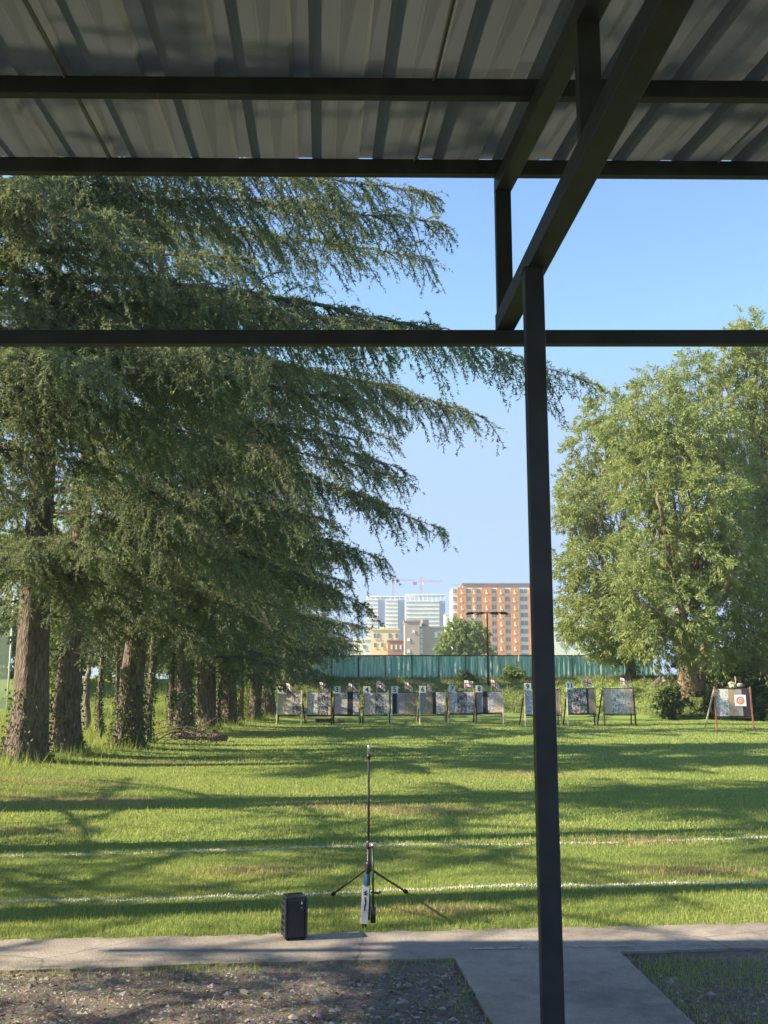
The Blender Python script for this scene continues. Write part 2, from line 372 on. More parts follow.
for px_, py_, rx_, ry_, n_ in ((412, 811, 1.0, .5, 5200), (330, 806, .7, .4, 2600), (120, 802, .8, .5, 2600), (700, 872, .6, .25, 2200), (255, 872, .7, .25, 2000), (40, 800, 1.2, .7, 5000), (20, 832, .8, .4, 2600), (520, 775, 1.2, .6, 2500), (170, 764, 1.2, .7, 2600), (60, 785, 1.4, .6, 4000), (440, 912, .5, .16, 1500), (640, 842, .8, .3, 2000)):
    g_ = gnd(px_, py_); rr_ = rng.normal(0, .55, (n_, 2)); PT.append(np.stack([g_.x + rr_[:, 0] * rx_, g_.y + rr_[:, 1] * ry_], -1))
PT = np.concatenate(PT); link('dry_grass', blades(np.stack([PT[:, 0], PT[:, 1], height(PT[:, 0], PT[:, 1])], -1), rng.gamma(5, .0078, len(PT)), rng.uniform(.005, .011, len(PT)), .9, M['straw'], 'dry_grass'), kind='stuff', label='dry straw coloured patches in the lawn')
# sparse grass on the bare soil: thick on the right, thin along the kerb of the path on the left
n = 330000; x = rng.uniform(-4, 5, n); y = rng.uniform(3.0, 6.6, n)
plx = np.interp(y, [plE.y, pl1.y, pl0.y], [plE.x, pl1.x, pl0.x]); prx = np.interp(y, [prE.y, pr1.y, pr0.y], [prE.x, pr1.x, pr0.x])
kerb = np.interp(x, nex, ney) - y
clump = .5 + .5 * np.sin(x * 3.1 + np.sin(y * 2.3) * 2) * np.sin(y * 4.7 + x * 1.3 + 1.0)
dr = np.where(x > prx, np.clip(.10 + .55 * np.exp(-kerb / .5) + .45 * clump * np.exp(-(x - prx) / .9), 0, 1) * (.25 + .5 * clump), 0)
dl = np.where(x < plx, .6 * np.exp(-kerb / .13) * clump ** 2 + .22 * np.exp(-(plx - x) / .10) * clump + .012, 0)
keep = (kerb > -.03 * rng.random(n)) & (rng.random(n) < np.maximum(dr, dl)); x, y = x[keep], y[keep]
link('sparse_grass', blades(np.stack([x, y, 0 * x + .005], -1), rng.gamma(4, .009, len(x)), rng.uniform(.003, .006, len(x)), .9, M['blade'], 'sparse_grass'), kind='stuff', label='thin grass creeping over the bare soil')
# stones, leaf litter
def stones(x, y, s, mat, name, flat=.5):
    n = len(x); base = np.array([(0, 0, 1), (1, 0, 0), (0, 1, 0), (-1, 0, 0), (0, -1, 0)], float)
    J = base[None] * rng.uniform(.6, 1.3, (n, 5, 3)); a = rng.uniform(0, 6.28, n); c, sn = np.cos(a)[:, None], np.sin(a)[:, None]
    X = J[..., 0] * c - J[..., 1] * sn; Y = J[..., 0] * sn + J[..., 1] * c; Z = J[..., 2] * flat
    V = np.stack([X * s[:, None] + x[:, None], Y * s[:, None] * .7 + y[:, None], Z * s[:, None] + .004], -1).reshape(-1, 3)
    f = np.array([(0, 1, 2), (0, 2, 3), (0, 3, 4), (0, 4, 1)]); Fc = (f[None] + 5 * np.arange(n)[:, None, None]).reshape(-1, 3)
    return np_mesh(name, V, Fc, mat)
n = 30000; x = rng.uniform(-5, 6, n); y = rng.uniform(2.6, 6.3, n)
plx = np.interp(y, [plE.y, pl1.y, pl0.y], [plE.x, pl1.x, pl0.x]); prx = np.interp(y, [prE.y, pr1.y, pr0.y], [prE.x, pr1.x, pr0.x]); kerb = np.interp(x, nex, ney) - y
keep = (kerb > .02) & ((x < plx - .05) | ((x > prx + .05) & (rng.random(n) < np.clip(.12 + .35 * kerb, 0, .6)))); x, y = x[keep], y[keep]
link('gravel', stones(x, y, rng.gamma(2.2, .0048, len(x)) + .003, M['stone'], 'gravel'), kind='stuff', label='small pale stones over the bare soil')
def flakes(x, y, z, s, mat, name, tilt=.35):
    n = len(x); a = rng.uniform(0, 6.28, n); u = np.stack([np.cos(a), np.sin(a), rng.normal(0, tilt, n)], -1); w = np.stack([-np.sin(a), np.cos(a), rng.normal(0, tilt, n)], -1)
    c = np.stack([x, y, z], -1); s = s[:, None]
    V = np.stack([c - u * s, c - w * s * .45, c + u * s, c + w * s * .45], 1).reshape(-1, 3)
    return np_mesh(name, V, np.arange(4 * n).reshape(-1, 4), mat)
n = 30000; x = rng.uniform(-5, 6, n); y = rng.uniform(2.6, 6.3, n)
plx = np.interp(y, [plE.y, pl1.y, pl0.y], [plE.x, pl1.x, pl0.x]); prx = np.interp(y, [prE.y, pr1.y, pr0.y], [prE.x, pr1.x, pr0.x]); kerb = np.interp(x, nex, ney) - y
keep = (kerb > -.02) & ((x < plx) | ((x > prx) & (rng.random(n) < .25)) | (rng.random(n) < .006)); x, y = x[keep], y[keep]
link('leaf_litter', flakes(x, y, rng.uniform(.008, .018, len(x)), rng.gamma(3, .0027, len(x)) + .003, M['litter'], 'leaf_litter'), kind='stuff', label='dry fallen leaves scattered over the soil')
# white chalk lines on the lawn
def chalk(pxs, wid, dens, seed):
    r = np.random.default_rng(seed); pts = [gnd(*p) for p in pxs]; pts = [ext(pts[0], pts[1], -9)] + pts + [ext(pts[-2], pts[-1], 10)]
    X = np.array([p.x for p in pts]); Y = np.array([p.y for p in pts])
    n = int(19 * dens); x = r.uniform(-9, 10, n)
    fade = .45 + .55 * (.5 + .5 * np.sin(x * 2.3 + seed) * np.sin(x * .9 + 2 * seed)); x = x[r.random(n) < fade]
    yc = np.interp(x, X, Y) + .02 * np.sin(x * 5 + seed) + .015 * np.sin(x * 13); y = yc + r.normal(0, wid * .5, len(x))
    n = len(x); a = r.uniform(0, 6.28, n); ln = np.abs(r.normal(0, .8, n)); d = unit(np.stack([np.cos(a) * ln, np.sin(a) * ln, np.ones(n)], -1)) * r.gamma(5, .0027, n)[:, None]
    b = r.uniform(0, 6.28, n); s = np.stack([np.cos(b), np.sin(b), 0 * b], -1) * r.uniform(.004, .009, n)[:, None]
    p = np.stack([x, y, 0 * x + .002], -1)
    return np_mesh('white_line', np.stack([p - s, p + s, p + d], 1).reshape(-1, 3), np.arange(3 * n).reshape(-1, 3), M['chalk_blade'])
link('white_line', chalk([(0, 903), (150, 900.5), (365, 893), (480, 887.5), (600, 886), (735, 884)], .024, 2900, 2), kind='structure')
link('white_line', chalk([(0, 857), (100, 855), (260, 850), (384, 846), (520, 845), (640, 843), (768, 838)], .026, 2300, 5), kind='structure')
# faint worn line on the path
bm = bmesh.new()
for k in range(150):
    px0 = 470 + k * 2.2
    if random.random() < .1: continue
    yy = 948.5 - (px0 - 470) * .019
    a, b = gnd(px0, yy - .7 + random.uniform(-.3, .3), .027), gnd(px0 + 2.4, yy + .8 + random.uniform(-.3, .3), .027)
    bm.faces.new([bm.verts.new(v) for v in ((a.x, b.y, .027), (b.x, b.y, .027), (b.x, a.y, .027), (a.x, a.y, .027))])
from_bm('worn_path_line', bm, noisy('worn_line_paint', (.33, .31, .28), (.44, .42, .38), 15), kind='structure')

# ------------------------------------------------------------------ shelter
YF = 5.75
zroof = at(502, 180, YF).z + .11        # underside of the sheets at the front edge
zbeam_top = at(500, 331, YF).z
sh = empty('shelter', (at(502, 180, YF).x, YF, 0), label='dark steel lean-to shelter with ribbed metal roof sheets framing the view', cat='shelter')
O = Vector((0, 0, 0)); lx = Vector((1, .012, 0)); rb = Vector((.062, -1, 0)); SL = .13
def RP(a, b, dz=0): return O + lx * a + rb * b + Vector((0, 0, zroof - SL * b + dz))
PIT = .374; RH = .041
def prof(a0, a1):  # trapezoid rib profile points between a0 and a1
    pts = []; k0 = math.floor(a0 / PIT) - 1
    cand = []
    for k in range(k0, math.ceil(a1 / PIT) + 2):
        c = k * PIT
        for da, z in ((-.062, 0), (-.040, RH), (.040, RH), (.062, 0)): cand.append((c + da, z))
        cand.append((c + .17, 0)); cand.append((c + .187, .0022)); cand.append((c + .204, 0))
    return [(a0, 0)] + [p for p in sorted(cand) if a0 + .002 <= p[0] <= a1 - .002] + [(a1, 0)]
SW = PIT * 5; off = (411 - 502) / 1000 * 6.1   # a seam shows here in the photograph
phase = off + .075
for k in range(-4, 2):
    a0 = off + k * SW + (.012 if True else 0); lift = .0025 * (k % 2)
    pr = [(a, z) for a, z in prof(-.075, SW - .06)]
    bm = bmesh.new(); rows = []
    for b in (-.03, 1.2, 2.5, 3.8, 5.1):
        rows.append([bm.verts.new(RP(a + .075 + a0, b, z + lift)) for a, z in pr])
    for r0, r1 in zip(rows, rows[1:]):
        for i in range(len(pr) - 1): bm.faces.new((r0[i], r0[i + 1], r1[i + 1], r1[i]))
    bmesh.ops.solidify(bm, geom=bm.faces[:], thickness=.0012)
    # folded lap edge hanging slightly below the sheet
    for r0, r1 in zip(rows, rows[1:]): pass
    bar(bm, RP(a0 - .004, -.02, -.008 + lift), RP(a0 - .004, 5.08, -.008 + lift), .006, .014)
    from_bm('roof_sheet', bm, M['roof'], sh)
PH = .097; PW = .055
for b in (.03, 1.07, 2.2, 3.4, 4.6, 5.0):
    bm = bmesh.new(); bar(bm, RP(-8.1, b, -PH / 2 - .001), RP(3.3, b, -PH / 2 - .001), PW, PH, bev=.004)
    o = from_bm('purlin', bm, M['steel'], sh)
bm = bmesh.new(); bar(bm, Vector((-8.1, .0, zbeam_top - .046)), Vector((3.3, .0, zbeam_top - .046)), .06, .088, bev=.004)
from_bm('tie_beam', bm, M['steel'], sh)
ptop = at(536, 290, 4.85)
for ai in (0,):
    base = Vector((ai, 0, 0))
    def ch(b, dz=0): return base + rb * b + Vector((0, 0, zbeam_top + .056 + dz))
    bm = bmesh.new(); bar(bm, ch(-.035), ch(4.9), .108, .11, bev=.005); from_bm('bottom_chord', bm, M['steel'], sh)
    bm = bmesh.new(); bar(bm, RP(ai, -.01, -PH - .052), RP(ai, 5.0, -PH - .052), .10, .10, bev=.005); from_bm('rafter', bm, M['steel'], sh)
    for b in (0.005, 1.95, 3.6):
        t = RP(ai, b, -PH - .10); lo = ch(b, .05)
        if t.z - lo.z > .08:
            bm = bmesh.new(); bar(bm, Vector((lo.x, lo.y, lo.z - .1 if b < 1 else lo.z)), Vector((lo.x, lo.y, t.z + .05)), .095, .08, up=Vector((0, 1, 0)), bev=.005)
            from_bm('strut', bm, M['steel'], sh)
    pb = base + rb * .88 + Vector((-.018, 0, 0))
    bm = bmesh.new(); bar(bm, Vector((pb.x, pb.y, -.05)), Vector((pb.x, pb.y, zbeam_top + .012)), .098, .098, up=Vector((0, 1, 0)), bev=.006)
    pt = from_bm('post', bm, M['steel'], sh)
    bm = bmesh.new()
    for k in range(9):
        for sx in (-1, 1): bmesh.ops.create_icosphere(bm, subdivisions=1, radius=random.uniform(.006, .009), matrix=Matrix.Translation((pb.x + sx * .049, pb.y - .045 + k * .011, zbeam_top + random.uniform(-.002, .002))))
        bmesh.ops.create_icosphere(bm, subdivisions=1, radius=random.uniform(.006, .009), matrix=Matrix.Translation((pb.x - .045 + k * .011, pb.y - .049, zbeam_top + random.uniform(-.002, .002))))
    from_bm('weld_bead', bm, M['steel'], pt, True)
    bm = bmesh.new(); box(bm, Vector((pb.x, pb.y, .03)), (.2, .2, .012), bev=.003)
    for sx in (-1, 1):
        for sy in (-1, 1): tube(bm, [(pb.x + sx * .075, pb.y + sy * .075, .03), (pb.x + sx * .075, pb.y + sy * .075, .055)], .011, 6)
    from_bm('base_plate', bm, M['steel'], pt)

# ------------------------------------------------------------------ trees
def needles(seg_a, seg_b, density, ln, wd, r):
    d = seg_b - seg_a; sl = np.linalg.norm(d, axis=1); cnt = r.poisson(sl * density); idx = np.repeat(np.arange(len(sl)), cnt); n = len(idx)
    p = seg_a[idx] + d[idx] * r.random((n, 1)); ax = unit(d)[idx]; rnd = unit(r.normal(size=(n, 3))); pe = unit(rnd - ax * (rnd * ax).sum(1, keepdims=True))
    dr = unit(ax * .55 + pe * r.uniform(.35, 1.0, (n, 1))); w = np.cross(dr, unit(r.normal(size=(n, 3)))); w = unit(w) * wd * .5 * r.uniform(.6, 1.3, (n, 1))
    t = p + dr * (ln * r.uniform(.6, 1.25, (n, 1)))
    return np.stack([p - w, p + w, t], 1).reshape(-1, 3)
def limb(p0, p1, arch, r, dens, ln, wd, bstep, subs, segs, wood, rad, start=.12, spread=1.0):
    """one drooping cedar limb from p0 to p1, its side branchlets and hanging twigs"""
    K = 26; t = np.linspace(0, 1, K)[:, None]; d = p1 - p0; Lh = np.linalg.norm(d[:2]) + 1e-6
    fwd = np.array([d[0], d[1], 0]) / Lh; side = np.array([-fwd[1], fwd[0], 0])
    P = p0 + d * t; P[:, 2] += (arch * Lh * 4 * t * (1 - t))[:, 0] * (1 - .3 * t[:, 0])
    wob_ = np.cumsum(r.normal(0, .022 * Lh / 6, (K, 3)), 0) * np.array([1, 1, .6]); wob_ -= t * wob_[-1]; P += wob_
    wood.append((P, .005 + (rad - .005) * np.linspace(1, 0, K) ** 1.3))
    nb = max(10, int(Lh * (1 - start) / bstep)); tb = np.sort(start + (1 - start) * r.random(nb) ** .9)
    base = np.stack([np.interp(tb, t[:, 0], P[:, k]) for k in range(3)], -1)
    tan = unit(np.stack([np.interp(tb, t[:, 0], np.gradient(P[:, k])) for k in range(3)], -1))
    sgn = np.where(r.random(nb) < .5, -1., 1.)[:, None]; sd = unit(np.cross(tan, [[0, 0, 1.]])) * sgn
    bl = spread * (.22 + 1.15 * np.clip(1.05 - tb, 0, 1) ** .7) * r.uniform(.45, 1.15, nb) * np.clip(Lh / 5, .55, 1.25)
    bd = unit(tan * r.uniform(.45, 1.0, (nb, 1)) + sd * r.uniform(.3, 1.0, (nb, 1)) + np.array([0, 0, 1.]) * r.normal(.05, .22, (nb, 1)))
    us = np.linspace(0, 1, 5); B = base[:, None] + bd[:, None] * (us[None, :, None] * bl[:, None, None])
    drp = bl * r.uniform(.25, 1.25, nb); B[:, :, 2] -= (us[None] ** 1.9) * drp[:, None]
    B += r.normal(0, .025, B.shape) * us[None, :, None]
    segs.append(np.concatenate([B[:, i] for i in range(4)])); segs.append(np.concatenate([B[:, i + 1] for i in range(4)]))
    keep = r.random(nb) < .5
    for q, l_ in zip(B[keep], bl[keep]): wood.append((q, np.linspace(.008 + .006 * l_, .003, 5)))
    ns = np.maximum(2, (bl * subs).astype(int)); idx = np.repeat(np.arange(nb), ns); m = len(idx); u = r.uniform(.12, 1, m); f = u * 4; i0 = np.minimum(f.astype(int), 3); fr = (f - i0)[:, None]
    q = B[idx, i0] * (1 - fr) + B[idx, i0 + 1] * fr
    tl = r.uniform(.12, .44, m) * (.65 + .55 * bl[idx]); td = unit(bd[idx] * .55 + r.normal(0, .5, (m, 3)) * np.array([1, 1, .45]) - np.array([0, 0, .45]))
    q1 = q + td * tl[:, None] * .5; q2 = q1 + unit(td - np.array([0, 0, .75])) * tl[:, None] * .5
    segs += [np.concatenate([q, q1]), np.concatenate([q1, q2])]
    # needles of the limb itself, outer half
    nt_ = int(Lh * 26); ut = r.uniform(.1, 1, nt_); q0 = np.stack([np.interp(ut, t[:, 0], P[:, k]) for k in range(3)], -1) + r.normal(0, .02, (nt_, 3))
    segs += [q0, q0 + (fwd * r.uniform(.2, 1, (nt_, 1)) + side * r.normal(0, .6, (nt_, 1)) + np.array([0, 0, 1.]) * r.uniform(-.2, .5, (nt_, 1))) * r.uniform(.06, .16, (nt_, 1))]
    segs += [P[3:-1], P[4:]]

def trunk_path(h, r0, lean, r, flare=.30):
    K = 16; z = np.linspace(0, 1, K) ** 1.3 * h; x = lean[0] * z / h + np.cumsum(r.normal(0, .02, K)); y = lean[1] * z / h + np.cumsum(r.normal(0, .02, K)); x -= x[0]; y -= y[0]
    rad = r0 * (1 - .86 * z / h) * (1 + flare * np.exp(-z / .55)); z = z - .15 * (np.arange(K) == 0)
    return np.stack([x, y, z], -1), rad
def gnarl(P, rad, r, n=18):
    th = np.arange(n) * 2 * np.pi / n; ph = r.uniform(0, 6.28, 3)
    g = 1 + .10 * np.sin(3 * th + ph[0]) + .06 * np.sin(5 * th + ph[1]) + .04 * np.sin(8 * th + ph[2])
    fl = np.exp(-P[:, 2] / .8)[:, None]
    return rad[:, None] * (1 + (g - 1)[None] * (.6 + 1.2 * fl))
def cedar_meshes(seed, H, r0, low, Lmax, nlimb, dens, ln, wd, bstep, subs, heroes=(), lowL=.55, avoid=None, bias=None):
    r = np.random.default_rng(seed); wood, segs = [], []; T, rad = trunk_path(H, r0, (r.normal(0, .3), r.normal(0, .3)), r)
    def tp(z): return np.array([np.interp(z, T[:, 2], T[:, 0]), np.interp(z, T[:, 2], T[:, 1]), z])
    for i in range(nlimb):
        f = (i + r.random()) / nlimb; z = low + (H - low) * f ** 1.15; az = i * 2.399963 + r.normal(0, .35)
        prof_ = (lowL + (1 - lowL) * min(1, f / .18)) * (1 - f ** 1.7) + .10
        Ln = Lmax * prof_ * r.uniform(.65, 1.05)
        if bias is not None: Ln *= bias(az, f)
        if Ln < .4: continue
        p0 = tp(z); drop = Ln * r.uniform(-.02, .26) + (1 - f) * Ln * .10
        p1 = p0 + np.array([math.cos(az) * Ln, math.sin(az) * Ln, -drop])
        limb(p0, p1, r.uniform(.02, .07), r, dens, ln, wd, bstep, subs, segs, wood, .016 + .0062 * Ln)
    for (z, tip, arch) in heroes:
        p0 = tp(z); limb(p0, np.array(tip), arch, r, dens, ln, wd, bstep * .8, subs * 1.15, segs, wood, .03 + .0055 * np.linalg.norm(np.array(tip) - p0), spread=1.0)
    for _ in range(int(nlimb * .35)):   # bare dead stubs on the lower trunk
        z = r.uniform(low * .55, low * 1.6); az = r.uniform(0, 6.28); l_ = r.uniform(.3, 1.6); p0 = tp(z); t = np.linspace(0, 1, 6)[:, None]
        P = p0 + t * np.array([math.cos(az) * l_, math.sin(az) * l_, -.12 * l_]); P[1:] += r.normal(0, .04, (5, 3)); wood.append((P, np.linspace(.022, .004, 6)))
    A = np.concatenate(segs[0::2]); B = np.concatenate(segs[1::2]); V = needles(A, B, dens, ln, wd, r)
    TV, TF = np_tubes([(T, gnarl(T, rad, r))], 18); WV, WF = np_tubes(wood, 5)
    return (np_mesh('crown', V, np.arange(len(V)).reshape(-1, 3), M['needle']), np_mesh('trunk', TV, TF, M['bark'], True), np_mesh('limbs', WV, WF, M['bark'], True), T, rad)
def leaf_cards(C, D, ln, wd, r):
    n = len(C); d = unit(D); w = unit(np.cross(d, unit(r.normal(size=(n, 3))))) * (wd * r.uniform(.6, 1.3, (n, 1))) * .5; t = d * (ln * r.uniform(.6, 1.3, (n, 1)))
    V = np.stack([C, C + t * .45 + w, C + t, C + t * .45 - w], 1).reshape(-1, 3); return V, np.arange(4 * n).reshape(-1, 4)
def ivy_mesh(T, rad, zmax, n, r, cov=1.0):
    z = zmax * r.random(n) ** 1.3; a = r.uniform(0, 6.28, n); keep = (np.sin(a * 2 + z * .8 + r.uniform(0, 6)) * .5 + .5 + .5 * np.exp(-z)) > (1 - cov) * r.random(n); z, a = z[keep], a[keep]; n = len(z)
    rr = np.interp(z, T[:, 2], rad) * 1.1 + r.exponential(.03, n); c = np.stack([np.interp(z, T[:, 2], T[:, 0]) + np.cos(a) * rr, np.interp(z, T[:, 2], T[:, 1]) + np.sin(a) * rr, z], -1)
    D = np.stack([np.cos(a), np.sin(a), -.8 + 0 * a], -1) + r.normal(0, .6, (n, 3)); V, Fc = leaf_cards(c, D, .062, .058, r)
    return np_mesh('ivy', V, Fc, M['ivy'])
def place_cedar(name, meshes, loc, rz, label, ivy=None, group='cedars along the left side of the lawn', trunk_scale=1.0, scale=1.0, seed=0):
    cr, tr, lb, T, rad = meshes
    o = empty(name, loc, rz, label=label, cat='tree', group=group); o.scale = (scale,) * 3
    t = link('trunk', tr, o); t.scale = (trunk_scale, trunk_scale, 1); link('limb', lb, t) if trunk_scale == 1 else link('limb', lb, o); link('crown', cr, o)
    if ivy: link('ivy', ivy_mesh(T, rad * trunk_scale, ivy[0], ivy[1], np.random.default_rng(seed + 50), ivy[2]), o)
    return o

row = {}   # base points of the row, from the trunks seen in the photograph
for k, (px, py) in dict(T1=(24, 768), T2=(65, 760), T3=(126, 752), T4=(181, 737), T5=(208, 733), T6=(228, 728), T7=(254, 722.5), T8=(268, 719), T9=(286, 714)).items(): row[k] = gnd(px, py)
row['T0'] = Vector((-6.9, 14.2, 0))
def loc(p): return (p.x, p.y, float(height(p.x, p.y)) - .03)
def hero(tree, tips):
    p = Vector(loc(row[tree])); out = []
    for (z, px, py, Y, arch) in tips: q = at(px, py, Y) - p; out.append((z, (q.x, q.y, q.z), arch))
    return out
thin = lambda az, f: .12 if (math.cos(az) < -.1 and f < .38) else .45 + .55 * (.5 + .5 * math.cos(az + .5))    # shorter limbs on the field side
H0 = hero('T0', [(8.6, 442, 224, 14.8, .05), (9.4, 425, 192, 15.6, .04), (7.6, 585, 380, 14.6, .075), (7.0, 400, 330, 13.6, .05), (6.1, 350, 400, 14.6, .05), (9.8, 330, 185, 13.2, .05), (7.9, 250, 260, 12.6, .05), (6.0, 210, 440, 13.2, .05), (8.4, 120, 215, 12.2, .04), (9.0, 30, 200, 12.0, .04), (5.4, 90, 420, 13.0, .04)])
H1 = hero('T1', [(8.6, 487, 418, 19.5, .06), (9.6, 420, 330, 20.2, .05), (6.8, 402, 478, 20.0, .05), (5.6, 330, 520, 19.0, .05), (9.8, 300, 300, 18.0, .05), (5.2, 215, 560, 19.2, .05), (11.5, 430, 260, 20.4, .05), (4.6, 110, 560, 18.4, .04), (4.3, 88, 640, 18.6, .03), (4.6, 20, 560, 17.6, .03), (4.9, 170, 600, 19.5, .03), (8.2, 395, 385, 21.5, .05), (7.2, 360, 440, 20.6, .05)])
H2 = hero('T3', [(7.6, 441, 528, 25.2, .05), (8.6, 405, 470, 26.2, .05), (6.0, 385, 560, 25.4, .05), (5.0, 330, 590, 25.2, .05), (10.8, 400, 420, 25.6, .05), (4.2, 250, 610, 24.5, .04), (3.9, 205, 655, 24.0, .03), (3.8, 95, 650, 24.6, .03), (4.6, 290, 640, 25.5, .03), (3.6, 165, 650, 23.2, .03), (8.0, 385, 505, 27, .05), (6.6, 362, 560, 26.5, .05), (5.4, 366, 606, 27, .05), (9.4, 392, 440, 27, .05)])
mT0 = cedar_meshes(11, 15.5, .42, 5.0, 5.6, 46, 84, .060, .016, .066, 9, H0, bias=thin)
mT1 = cedar_meshes(12, 15.5, .36, 4.0, 5.6, 45, 72, .068, .019, .072, 8.5, H1, bias=thin)
mA = cedar_meshes(13, 15.5, .31, 3.3, 5.2, 45, 50, .085, .026, .086, 8, H2, bias=thin)
mB = cedar_meshes(14, 15.0, .28, 2.9, 5.0, 45, 42, .105, .033, .10, 7)
mC = cedar_meshes(15, 14.0, .26, 2.0, 5.0, 44, 36, .12, .040, .105, 6.5)
place_cedar('cedar_tree', mT0, loc(row['T0']), 0, 'nearest cedar, its trunk out of frame and long limbs reaching across the sky')
mN = cedar_meshes(16, 14.5, .36, 2.6, 6.6, 25, 46, .08, .028, .20, 9, bias=lambda az, f: .85)
place_cedar('cedar_tree', mN, (-10.2, 9.6, -.03), .6, 'cedar standing left of the picture beside the shelter, seen only by its shadow')
place_cedar('cedar_tree', mN, (-11.0, 13.0, -.03), 1.9, 'cedar of the outer row left of the picture, seen only by its shadow')
place_cedar('cedar_tree', mN, (-10.6, 6.4, -.03), 4.4, 'cedar just left of the shelter roof end, seen only by its shadow')
place_cedar('cedar_tree', mN, (-11.0, 3.0, -.03), 2.9, 'cedar at the left end of the shelter, seen only by its shadow')
place_cedar('cedar_tree', mT1, loc(row['T1']), 0, 'cedar with the thickest bare reddish trunk at the left edge', ivy=(1.5, 900, .45), seed=1)
place_cedar('cedar_tree', mB, loc(row['T2']), 1.0, 'cedar with flared trunk foot right beside the thickest trunk', ivy=(2.4, 900, .4), seed=2, trunk_scale=1.05)
place_cedar('cedar_tree', mA, loc(row['T3']), 0, 'cedar with dark straight trunk and ivy collar, third trunk from the left', ivy=(1.6, 1500, .6), seed=3, trunk_scale=1.0)
place_cedar('cedar_tree', mB, loc(row['T4']), 2.6, 'cedar with ivy climbing its whole trunk behind the brushwood heap', ivy=(6, 3600, .95), seed=4)
place_cedar('cedar_tree', mC, loc(row['T5']), .4, 'cedar with reddish trunk just right of the ivy covered trunk', ivy=(1.4, 600, .5), seed=5, trunk_scale=1.1)
place_cedar('cedar_tree', mB, loc(row['T6']), 4.0, 'cedar standing fifth from last in the row towards the targets', ivy=(3, 1200, .7), seed=6)
place_cedar('cedar_tree', mC, loc(row['T7']), 2.0, 'cedar standing fourth from last in the row towards the targets', ivy=(2.0, 700, .6), seed=7)
place_cedar('cedar_tree', mC, loc(row['T8']), 3.6, 'slim cedar left of the first target, low branches hanging over it', seed=8)
place_cedar('cedar_tree', mB, loc(row['T9']), 5.2, 'cedar behind the first target at the far end of the row', seed=9)
place_cedar('cedar_tree', mC, (-5.4, 60.5, 1.7), 5.6, 'last cedar of the row, on the bank beside the green fence', seed=10)
for q_, (px, py, lab, rr0) in enumerate(((100, 744, 'thin ivy wrapped trunk leaning between the second and third cedars', .07), (171, 737, 'thin dark trunk left of the ivy covered cedar', .10), (199, 731, 'thin dark trunk right of the ivy covered cedar', .09), (218, 728.5, 'slender trunk between the reddish trunk and the next cedar', .09), (241, 724, 'slender trunk farther along the cedar row', .09), (118, 747, 'thin leaning stem at the left foot of the third cedar', .06))):
    rr_ = np.random.default_rng(60 + q_); T_, rad_ = trunk_path(9, rr0, (rr_.normal(0, .35), .2), rr_, .35)
    so_ = empty('sapling', loc(gnd(px, py)), label=lab, cat='tree', group='thin trunks among the cedars'); TV, TF = np_tubes([(T_, gnarl(T_, rad_, rr_))], 18)
    link('trunk', np_mesh('trunk', TV, TF, M['bark'], True), so_); link('ivy', ivy_mesh(T_, rad_, 5, 900, rr_, .7), so_)
sl = empty('sapling', loc(gnd(147, 747)), label='slim dark trunk close behind the third cedar trunk', cat='tree')
rr_ = np.random.default_rng(5); T_, rad_ = trunk_path(9, .12, (.3, .2), rr_, .3)
TV, TF = np_tubes([(T_, gnarl(T_, rad_, rr_))], 18); link('trunk', np_mesh('trunk', TV, TF, M['bark'], True), sl); link('ivy', ivy_mesh(T_, rad_, 4.5, 1300, rr_, .8), sl)

# ---- broad crowned trees
def skeleton(lobes, trunk_top, r, r0, path=None):
    out = []; t0 = np.array(trunk_top)
    for c, s in lobes:
        c = np.array(c, float); t = np.linspace(0, 1, 9)[:, None]; start = t0 * np.array([1, 1, r.uniform(.55, 1.0)]); mid = np.array([(start[0] * .55 + c[0] * .45), (start[1] * .55 + c[1] * .45), start[2] + (c[2] - start[2]) * .3])
        P = (1 - t) ** 2 * start + 2 * t * (1 - t) * mid + t * t * c; P[1:-1] += r.normal(0, .12, (7, 3)); out.append((P, np.linspace(r0 * r.uniform(.28, .45), .02, 9)))
        for _ in range(5):
            u = r.integers(3, 8); q = P[u]; e = c + unit(r.normal(size=3)) * np.array(s) * .8; tt = np.linspace(0, 1, 6)[:, None]; Q = q + (e - q) * tt; Q[1:] += r.normal(0, .08, (5, 3)); out.append((Q, np.linspace(.045, .008, 6)))
    return out
def lobed_crown(lobes, per, leaves, ln, wd, r, hang=.7, twig=.55, inner=.35):
    Cs, Ds = [], []
    for c, s in lobes:
        vol = (s[0] * s[1] * s[2]) ** (2 / 3); n = int(per * vol); u = unit(r.normal(size=(n, 3))); rad = r.uniform(inner, 1.0, n) ** .5 * (1 + .22 * np.sin(u[:, 0] * 7 + c[0]) * np.sin(u[:, 2] * 6 + c[1]) + r.normal(0, .07, n))
        p = np.array(c) + u * np.array(s) * rad[:, None]
        out = unit(u + r.normal(0, .5, (n, 3))); tw = unit(out * (1 - hang * .6) - np.array([0, 0, 1.]) * hang)
        k = r.poisson(leaves, n) + 2; idx = np.repeat(np.arange(n), k); m = len(idx); tt = r.random((m, 1)) * twig * r.uniform(.6, 1.4, (n, 1))[idx]
        Cs.append(p[idx] + tw[idx] * tt + r.normal(0, .06, (m, 3)) * (twig / .5)); Ds.append(tw[idx] * .8 + unit(r.normal(size=(m, 3))) * .75 - np.array([0, 0, hang * .5]))
    return leaf_cards(np.concatenate(Cs), np.concatenate(Ds), ln, wd, r)
